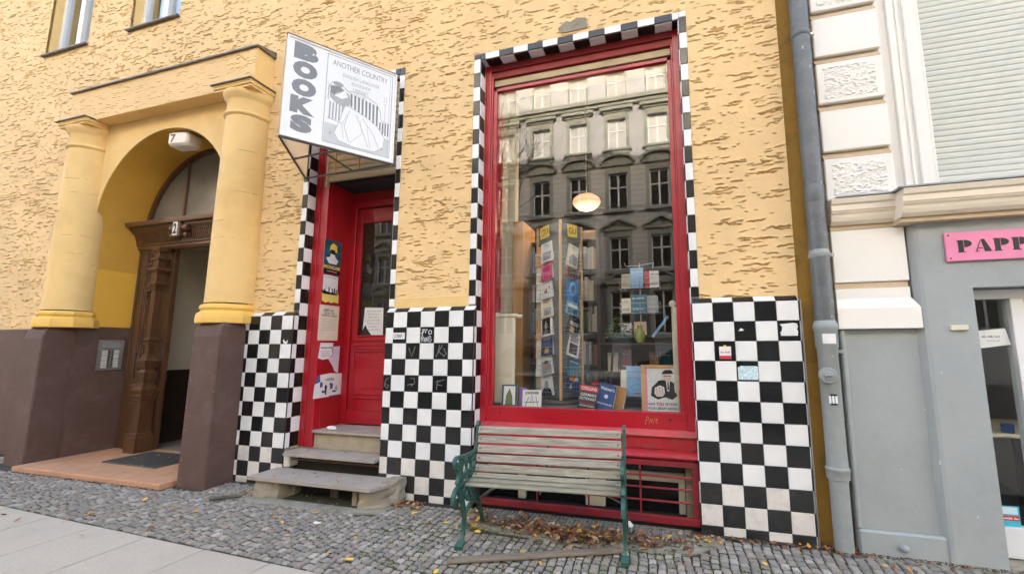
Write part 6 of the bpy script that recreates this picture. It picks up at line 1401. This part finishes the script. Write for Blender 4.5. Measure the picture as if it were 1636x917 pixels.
for ri, (z0, z1, w_) in enumerate(rowsO):
    for ci, cx in enumerate(colsO):
        if ri in first:
            c = dup(first[ri], ob, (cx - wloc(ob).x, first[ri].location.y, first[ri].location.z))
            for ch in list(first[ri].children): dup(ch, c)
            continue
        h_ = .54; b = MB(); yy = YO - .22
        b.box(cx - h_, cx - h_ + .07, yy, yy + .08, z0, z1); b.box(cx + h_ - .07, cx + h_, yy, yy + .08, z0, z1); b.box(cx - h_ + .07, cx + h_ - .07, yy, yy + .08, z0, z0 + .08); b.box(cx - h_ + .07, cx + h_ - .07, yy, yy + .08, z1 - .08, z1)
        b.box(cx - .05, cx + .05, yy + .0, yy + .09, z0 + .08, z1 - .08); zm = z0 + (z1 - z0) * .62; b.box(cx - h_ + .07, cx + h_ - .07, yy + .001, yy + .085, zm - .04, zm + .04)
        o = b.build('window', white_g, ob); first[ri] = o; o.location = Vector(((cx, (2 * yy + .09) / 2, z0))) - wloc(ob)
        ox, oy, oz = cx, (2 * yy + .09) / 2, z0
        def sub(nm, m, boxes=None, mb=None):
            q = mb or MB()
            for bx_ in boxes or []: q.box(*bx_)
            q.v = [(a - ox, c2 - oy, d - oz) for a, c2, d in q.v]; s_ = q.build(nm, m, o, local=True); return s_
        sub('pane', gcur if ri in (3, 4) else gdk, [(cx - h_ + .02, cx + h_ - .02, yy + .03, yy + .035, z0 + .02, z1 - .02)])
        bs = [(cx - .74, cx - .545, YO + .001, YO + .07, z0 - .05, z1 + .12), (cx + .545, cx + .74, YO + .001, YO + .07, z0 - .05, z1 + .12), (cx - .545, cx + .545, YO + .001, YO + .07, z1 + .001, z1 + .12), (cx - .85, cx + .85, YO + .001, YO + .22, z0 - .22, z0 - .08)]
        if ri == 3: bs += [(cx - .80, cx + .80, YO + .001, YO + .16, z1 + .38, z1 + .50), (cx - .96, cx + .96, YO + .001, YO + .30, z1 + .50, z1 + .68), (cx - .72, cx + .72, YO + .001, YO + .09, z1 + .12, z1 + .38), (cx - .7, cx + .7, YO + .001, YO + .14, z0 - .42, z0 - .22)]
        if ri == 4: bs = [(cx - .62, cx - .545, YO + .021, YO + .06, z0, z1), (cx + .545, cx + .62, YO + .021, YO + .06, z0, z1)]
        if ri == 2: bs += [(cx - .9, cx + .9, YO + .001, YO + .2, z1 + .40, z1 + .52), (cx - .74, cx + .74, YO + .001, YO + .08, z1 + .12, z1 + .40)]
        if ri in (1, 0): bs += [(cx - .95, cx + .95, YO + .001, YO + .2, z1 + .35, z1 + .47), (cx - .74, cx + .74, YO + .001, YO + .08, z1 + .12, z1 + .35)]
        sub('surround', opd, bs)
        q = MB()
        if ri == 2:
            pts = [(cx + .98 * math.cos(math.pi * t / 12), z1 + .52 + .52 * math.sin(math.pi * t / 12)) for t in range(13)]; q.prism(pts, 'y', YO + .001, YO + .14)
            q.ribbon(pts, .14, YO + .14, YO + .32); sub('arched_hood', opd, mb=q)
        if ri in (0, 1):
            q.prism([(cx - .95, z1 + .47), (cx + .95, z1 + .47), (cx, z1 + .98)], 'y', YO + .001, YO + .10); q.ribbon([(cx - 1.0, z1 + .5), (cx, z1 + 1.02), (cx + 1.0, z1 + .5)], .12, YO + .1, YO + .3); sub('pediment', opd, mb=q)
b = MB(); b.box(xe[0], xe[-1], YO - 8, YO - .5, 0, 19.0); b.build('rear_block', opd, ob)
# neighbours, so that the street does not end at the frame
for k, (x0, x1, hh, nm, col_) in enumerate(((-60, xe[0] - .02, 18.5, 'brown', (.33, .27, .21)), (xe[-1] + .02, 60, 19.0, 'grey', (.38, .38, .36)))):
    o = thing('street_house', 'plain %s house front beside the opposite house' % nm, 'building', ((x0 + x1) / 2, YO, 0))
    b = MB(); b.box(x0, x1, YO - 8, YO - .05, 0, hh); b.build('wall', mat('street_wall_' + nm, col_, .85, .1, .5, .2, 10), o)
    nc = int((x1 - x0) / 2.6)
    pm = MB()
    for r_ in range(5):
        for c in range(nc):
            wx = x0 + 1.3 + c * 2.6; wz = 1.4 + r_ * 3.5; pm.box(wx - .5, wx + .5, YO - .05, YO - .02, wz, wz + 1.8)
    q = pm.build('window', gdk, o); q['kind'] = 'stuff'
# bare street tree in front of the opposite pavement
tr = thing('bare_street_tree', 'bare branching street tree standing by the kerb across from the bookshop', 'tree', (-6.4, -7.2, 0)); tr.scale = (1.1, 1.1, 1.15)
bark = mat('bark', (.10, .085, .065), .95, .3, 8, .8, 40)
trk = MB(); lm = MB(); tw = MB(); RT = random.Random(5)
trk.tube([(0, 0, -.1), (.05, .02, 1.5), (.02, .05, 3.2)], [.17, .14, .12], 12); trk.build('trunk', bark, tr, local=True, smooth_=True)
def grow(p, d, l, r, n):
    if n == 0: return
    pts = [p]; dd = d.copy()
    for k in range(4):
        dd = (dd + Vector((RT.uniform(-.16, .16), RT.uniform(-.16, .16), RT.uniform(-.04, .12)))).normalized(); pts.append(pts[-1] + dd * l / 4)
    (lm if n > 3 else tw).tube(pts, [r * (1 - .12 * k) for k in range(5)], 6 if n > 3 else 3)
    for k in range(3 if n > 3 else RT.choice([2, 3, 3])):
        ax = Vector((RT.uniform(-1, 1), RT.uniform(-1, 1), RT.uniform(-.25, .7))).normalized(); nd = (dd * .75 + ax * .75).normalized()
        grow(pts[RT.choice([2, 3, 4])], nd, l * RT.uniform(.62, .82), r * .55, n - 1)
for a in range(5): grow(Vector((.02, .05, 3.1)), Vector((math.cos(a * 1.26) * .6, math.sin(a * 1.26) * .6, 1)).normalized(), 2.0, .045, 7)
lm.build('limb', bark, tr, local=True); q = tw.build('twigs', bark, tr, local=True); q['kind'] = 'stuff'

# ================================================================== PARKED CAR (reflected)
def car(x, y, colr, label):
    c = thing('parked_car', label, 'car', (x, y, 0), 0, None)
    body = [(-2.05, .35), (-2.08, .62), (-1.98, .80), (-1.25, .92), (-.62, 1.36), (-.2, 1.45), (.75, 1.44), (1.25, 1.22), (1.72, .98), (2.02, .90), (2.08, .62), (2.05, .35)]
    b = MB(); secs = [(-.82, .90), (-.84, 1.0), (.84, 1.0), (.82, .90)]
    V = []; 
    for yy, s_ in ((-.80, .96), (-.86, .99), (-.86, 1.0), (.86, 1.0), (.86, .99), (.80, .96)):
        for (px_, pz_) in body:
            t = max(0, (pz_ - .9) / .55); V.append((px_ * (1 - .0 * t), yy * (1 - .17 * t), pz_ * (s_ if pz_ > .5 else 1)))
    n = len(body); F = [(k * n + i, k * n + (i + 1) % n, (k + 1) * n + (i + 1) % n, (k + 1) * n + i) for k in range(5) for i in range(n)] + [tuple(range(n)), tuple(range(5 * n, 6 * n))[::-1]]
    b.add(V, F); fixn(b.build('body', mat('car_paint_%s' % label.split()[0], colr, .25, .03, 3, 0, coat=.6), c, local=True, smooth_=True))
    g_ = MB()
    for s_ in (-1, 1):
        for pts in ([(-1.12, .98), (-.62, 1.30), (-.05, 1.38), (-.05, .98)], [(.0, .98), (.0, 1.38), (.7, 1.36), (1.15, 1.16), (1.25, .98)]):
            V = [(a, s_ * (.872 * (1 - .17 * max(0, (z_ - .9) / .55)) + .001), z_) for a, z_ in pts]; g_.add(V, [(0, 1, 2, 3, 4)[:len(V)]])
    g_.build('side_window', gdk, c, local=True)
    for xx in (-1.3, 1.3):
        for s_ in (-1, 1):
            w = MB(); w.lathe([(.20, -.11), (.31, -.11), (.33, -.08), (.33, .08), (.31, .11), (.20, .11)], (xx, s_ * .78, .33), 24, axis='y'); wo_ = w.build('wheel', black, c, local=True, smooth_=True)
            w = MB(); w.lathe([(.001, 0), (.19, .0), (.20, s_ * .02), (.05, s_ * .04), (.001, s_ * .04)], (xx, s_ * .87, .33), 16, axis='y'); w.build('rim', trim, wo_, local=True)
    for s_ in (-1, 1):
        w = MB(); w.box(-2.09, -2.0, s_ * .7 - .14, s_ * .7 + .14, .62, .76, .02); w.build('headlight', white_g, c, local=True)
        w = MB(); w.box(2.0, 2.09, s_ * .7 - .12, s_ * .7 + .12, .66, .84, .02); w.build('tail_light', cred, c, local=True)
car(.6, -13.4, (.03, .05, .09), 'dark blue hatchback parked along the far kerb opposite the bookshop'); car(-6.2, -13.4, (.25, .25, .26), 'silver hatchback parked along the far kerb opposite the arched entrance')

# ================================================================== LEAVES AND LITTER
def leaf_mesh(m, seed):
    rr_ = random.Random(seed); n = 9; V = []; F = []
    for i in range(n):
        t = 2 * math.pi * i / n; r_ = .5 * (1 + .35 * math.cos(t)) * rr_.uniform(.7, 1.1); V.append((r_ * math.cos(t), r_ * .7 * math.sin(t), .10 * rr_.uniform(-.3, 1) + .12 * abs(math.sin(t))))
    V.append((0, 0, 0.02)); F = [(i, (i + 1) % n, n) for i in range(n)]
    V += [(-.5, .01, .03), (-.85, .03, .05), (-.85, .01, .05), (-.5, -.02, .03)]; F.append((n + 1, n + 2, n + 3, n + 4))
    me = bpy.data.meshes.new('fallen_leaf'); me.from_pydata(V, [], F); me.materials.append(m); return me
lmesh = [[leaf_mesh(m, 10 * i + k) for k in range(4)] for i, m in enumerate(leafm)]
def put_leaf(x, y, s, k, z=.006): return (x, y, z, s, k)
spots = []
def scatter(n, x0, x1, y0, y1, s=(.018, .042), w=(.3, .14, .3, .16, .1), z=.006, big_=False):
    for _ in range(n): spots.append((rng.uniform(x0, x1), rng.uniform(y0, y1), z + rng.uniform(0, .008), rng.uniform(*s), rng.choice(5, p=w), rng.uniform(0, 6.28)))
for _ in range(620):      # drift under the window, densest in the middle of the grate
    x_ = rng.normal(-.95, .36); y_ = -.24 + rng.normal(0, .07) - .05 * math.exp(-((x_ + .9) / .3) ** 2)
    if -1.8 < x_ < -.02: spots.append((x_, y_, .008 + rng.uniform(0, .02), rng.uniform(.024, .056), rng.choice(5, p=(.22, .04, .50, .21, .03)), rng.uniform(0, 6.28)))
scatter(60, -1.9, -1.65, -.25, .0); scatter(45, -.25, .12, -.22, -.02); scatter(70, -2.58, -2.30, -.16, -.03, w=(.35, .1, .25, .2, .1)); scatter(40, -4.2, -3.95, -.28, -.05, w=(.3, .1, .45, .1, .05))
scatter(60, .1, .95, -.10, -.01, w=(.35, .04, .42, .14, .05)); scatter(60, .78, 1.0, -.10, .04, w=(.3, .03, .55, .1, .02)); scatter(26, 1.0, 1.9, -.22, -.05, w=(.4, .1, .3, .1, .1))
scatter(75, -5.5, 1.3, -1.1, -.25, w=(.25, .2, .2, .15, .2)); scatter(25, -8, -4, -1.4, -.4, s=(.03, .06)); scatter(20, -3.9, -2.8, -.30, -.08, z=.192, w=(.3, .05, .5, .1, .05), s=(.012, .026)); scatter(12, -3.9, -2.9, 0, .14, z=.344, s=(.012, .026)); scatter(24, -6.6, -5.3, -.1, .5, z=.068, s=(.02, .04))
scatter(16, -.35, -.02, .07, .14, z=.69, s=(.01, .022)); scatter(14, -.2, -.02, .03, .13, z=.568, s=(.01, .022)); scatter(12, -1.87, -1.7, .08, .14, z=.70, s=(.01, .022))
bigl = [(-1.70, -.32, .07, 1), (-1.63, -.42, .06, 1), (-1.02, -.28, .07, 1), (-.90, -.30, .065, 4), (-.03, -.10, .085, 4), (.02, -.12, .06, 1), (-.40, -.36, .06, 3), (-1.20, -.62, .05, 1), (-2.28, -.24, .06, 1), (-1.92, -.34, .05, 1), (-2.25, -1.02, .07, 1), (-3.1, -.45, .05, 1), (-3.35, -.6, .05, 4), (-.62, -.92, .06, 1), (-1.62, -.98, .05, 1), (-.95, -.55, .05, 4), (-4.1, -.7, .055, 4), (-4.9, -.95, .07, 4), (-.35, -.78, .07, 3), (.35, -.35, .05, 1)]
for i, (x_, y_, s_, k) in enumerate(bigl):
    o = bpy.data.objects.new('fallen_leaf', lmesh[k][i % 4]); COL.objects.link(o); o.location = (x_, y_, .006); o.scale = (s_, s_, s_); o.rotation_euler = (0, 0, rng.uniform(0, 6.28)); tag(o, 'large %s autumn leaf lying on the %s' % ({1: 'yellow', 4: 'orange', 3: 'tan'}[k], 'grate edge under the bench' if (-1.8 < x_ < -.3 and y_ > -.45) else 'ground by the right end of the red grille' if x_ > -.1 and y_ > -.2 else 'cobbles before the entrance steps' if x_ < -2.2 else 'cobbles in front of the bench'), 'leaf', 'large fallen leaves')
lb = MB()
for (x_, y_, z_, s_, k, a) in spots:
    me = lmesh[k][int(abs(x_ * 97)) % 4]; c, sn = math.cos(a), math.sin(a); tx, ty = rng.uniform(-.5, .5, 2); lb.cur = int(k)
    lb.add([(x_ + s_ * (v.co.x * c - v.co.y * sn), y_ + s_ * (v.co.x * sn + v.co.y * c), z_ + s_ * (v.co.z + tx * v.co.x + ty * v.co.y)) for v in me.vertices], [tuple(p.vertices) for p in me.polygons])
o = lb.build('leaf_litter', leafm); tag(o, 'scattered small brown and rust autumn leaves along the foot of the shopfront', 'leaf litter', kind='stuff')
db = MB()
for _ in range(420):
    x_ = rng.uniform(-4.6, 1.3); y_ = rng.uniform(-1.1, -.03); s_ = rng.uniform(.003, .009); db.lathe([(s_, 0), (s_ * .7, s_ * .6), (.0001, s_ * .8)], (x_, y_, .002), 5)
for _ in range(260):
    x_ = rng.uniform(-4.62, -3.96); y_ = rng.uniform(-.27, -.01); s_ = rng.uniform(.004, .013); db.lathe([(s_, 0), (s_ * .7, s_ * .6), (.0001, s_ * .8)], (x_, y_, -.004), 5)
o = db.build('grit', mat('pale_grit', (.34, .32, .28), .9, .3, 20, 0)); tag(o, 'small stones and crumbs scattered over the cobbles', 'grit', kind='stuff')
for (x_, y_, s_, lab) in ((-1.12, -.16, (.045, .02, .02), 'crumpled white paper scrap on the leaves left of the bench middle'), (-.53, -.06, (.03, .012, .045), 'white paper scrap standing by the red bars at the right bench end'), (-2.9, -.62, (.035, .02, .01), 'small pale paper scrap on the cobbles before the steps')):
    o = thing('paper_scrap', lab, 'litter', (x_, y_, .01)); crumple(o, paper, s_, int(abs(x_ * 50)), 'paper')
tgd = thing('broken_twig', 'short dark broken twig lying by the left end of the steps', 'twig', (-4.15, -.42, .006)); b = MB(); b.tube([(-.10, -.06, .012), (.0, .0, .02), (.10, .08, .014)], [.014, .017, .010], 6); b.build('bark', bark, tgd, local=True)

# soil and crumbs along the foot of the walls, moss in the joints, chipped paint
def crumbs(name, label, m, n, boxes, s0, s1, z, flatk=.6, kind='stuff'):
    b = MB()
    for _ in range(n):
        x0, x1, y0, y1 = boxes[rng.integers(len(boxes))]; s_ = rng.uniform(s0, s1); x_, y_ = rng.uniform(x0, x1), rng.uniform(y0, y1); a = rng.uniform(0, 6.28); e = rng.uniform(.5, 1)
        V = [(x_ + s_ * math.cos(a + t) * (e if i % 2 else 1), y_ + s_ * math.sin(a + t) * (e if i % 2 else 1), z) for i, t in enumerate((0, 1.2, 2.5, 3.7, 5.0))] + [(x_, y_, z + s_ * flatk)]
        b.add(V, [(i, (i + 1) % 5, 5) for i in range(5)])
    return tag(b.build(name, m), label, name.replace('_', ' '), kind=kind)
foot = [(-2.84, -1.95, -.04, 0)] * 2 + [(.02, .76, -.045, 0)] * 3 + [(.77, 1.0, -.06, .06)] * 3 + [(1.0, 1.9, -.07, -.02)] * 3 + [(-4.66, -4.0, -.05, 0), (-5.03, -4.6, -.33, -.29), (-1.9, 0, -.02, .03), (-3.9, -2.8, -.38, -.33), (-7.4, -5.1, -.41, -.386)]
crumbs('soil_crumbs', 'dark soil crumbs gathered along the foot of the walls', mat('dark_soil', (.07, .05, .035), .95, .3, 30, 0), 2600, foot, .003, .011, .001)
crumbs('joint_moss', 'green moss growing in the cobble joints before the bench', mat('moss', (.085, .115, .02), .95, .4, 30, .4, 90), 3600, [(-2.3, -.2, -1.0, -.35)] * 3 + [(-2.5, -1.7, -.6, -.05), (-.4, 1.2, -.9, -.2)], .003, .010, -.008, .9)
crumbs('moss_patch', 'thin green moss film on the concrete edge of the grate', mat('moss', (.085, .115, .02)), 700, [(-1.8, -1.0, -.37, -.27), (-1.2, -.2, -.39, -.27), (-1.95, -1.75, -.2, -.03)], .004, .013, .0, .25)
for (x_, z_, s_) in ((1.50, .62, .012), (1.47, .95, .007), (1.66, .30, .008), (1.30, .55, .005), (1.56, 1.2, .005), (1.15, 1.1, .004)):
    y_ = -.0355 if x_ > 1.52 else (.0146 if x_ < 1.475 else -.0285)
    b = MB(); b.prism([(x_ + s_ * math.cos(t) * rng.uniform(.5, 1.1), z_ + 1.6 * s_ * math.sin(t) * rng.uniform(.5, 1.1)) for t in np.linspace(0, 5.6, 8)], 'y', y_ - .0006, y_ + .0005); b.build('paint_chip', mat('pale_scuff', (.50, .52, .51), .8, .1, 20, 0), wbd)
for k in range(14):
    zc = rng.uniform(.7, 4.1); t = R(rng.uniform(-100, -20)); s_ = rng.uniform(.005, .014)
    o = wrapped(dp, 'paint_flake', mat('pale_paint_flake', (.36, .36, .34), .8, .2, 30, 0), zc, s_ * rng.uniform(1, 3), t, s_ / .065, .0652)
for k in range(9):
    xx = rng.choice([-4.60, -4.98]) + rng.uniform(-.02, .02); zz_ = rng.uniform(.05, 1.5); s_ = rng.uniform(.004, .012)
    b = MB(); b.prism([(xx - (.03 if xx > -4.7 else -.03) + s_ * math.cos(t) * rng.uniform(.5, 1), zz_ + s_ * 1.5 * math.sin(t) * rng.uniform(.5, 1)) for t in np.linspace(0, 5.4, 7)], 'y', -.2862, -.27); b.build('chipped_spot', mat('bare_plaster_chip', (.20, .14, .115), .9, .2, 20, 0), yb)
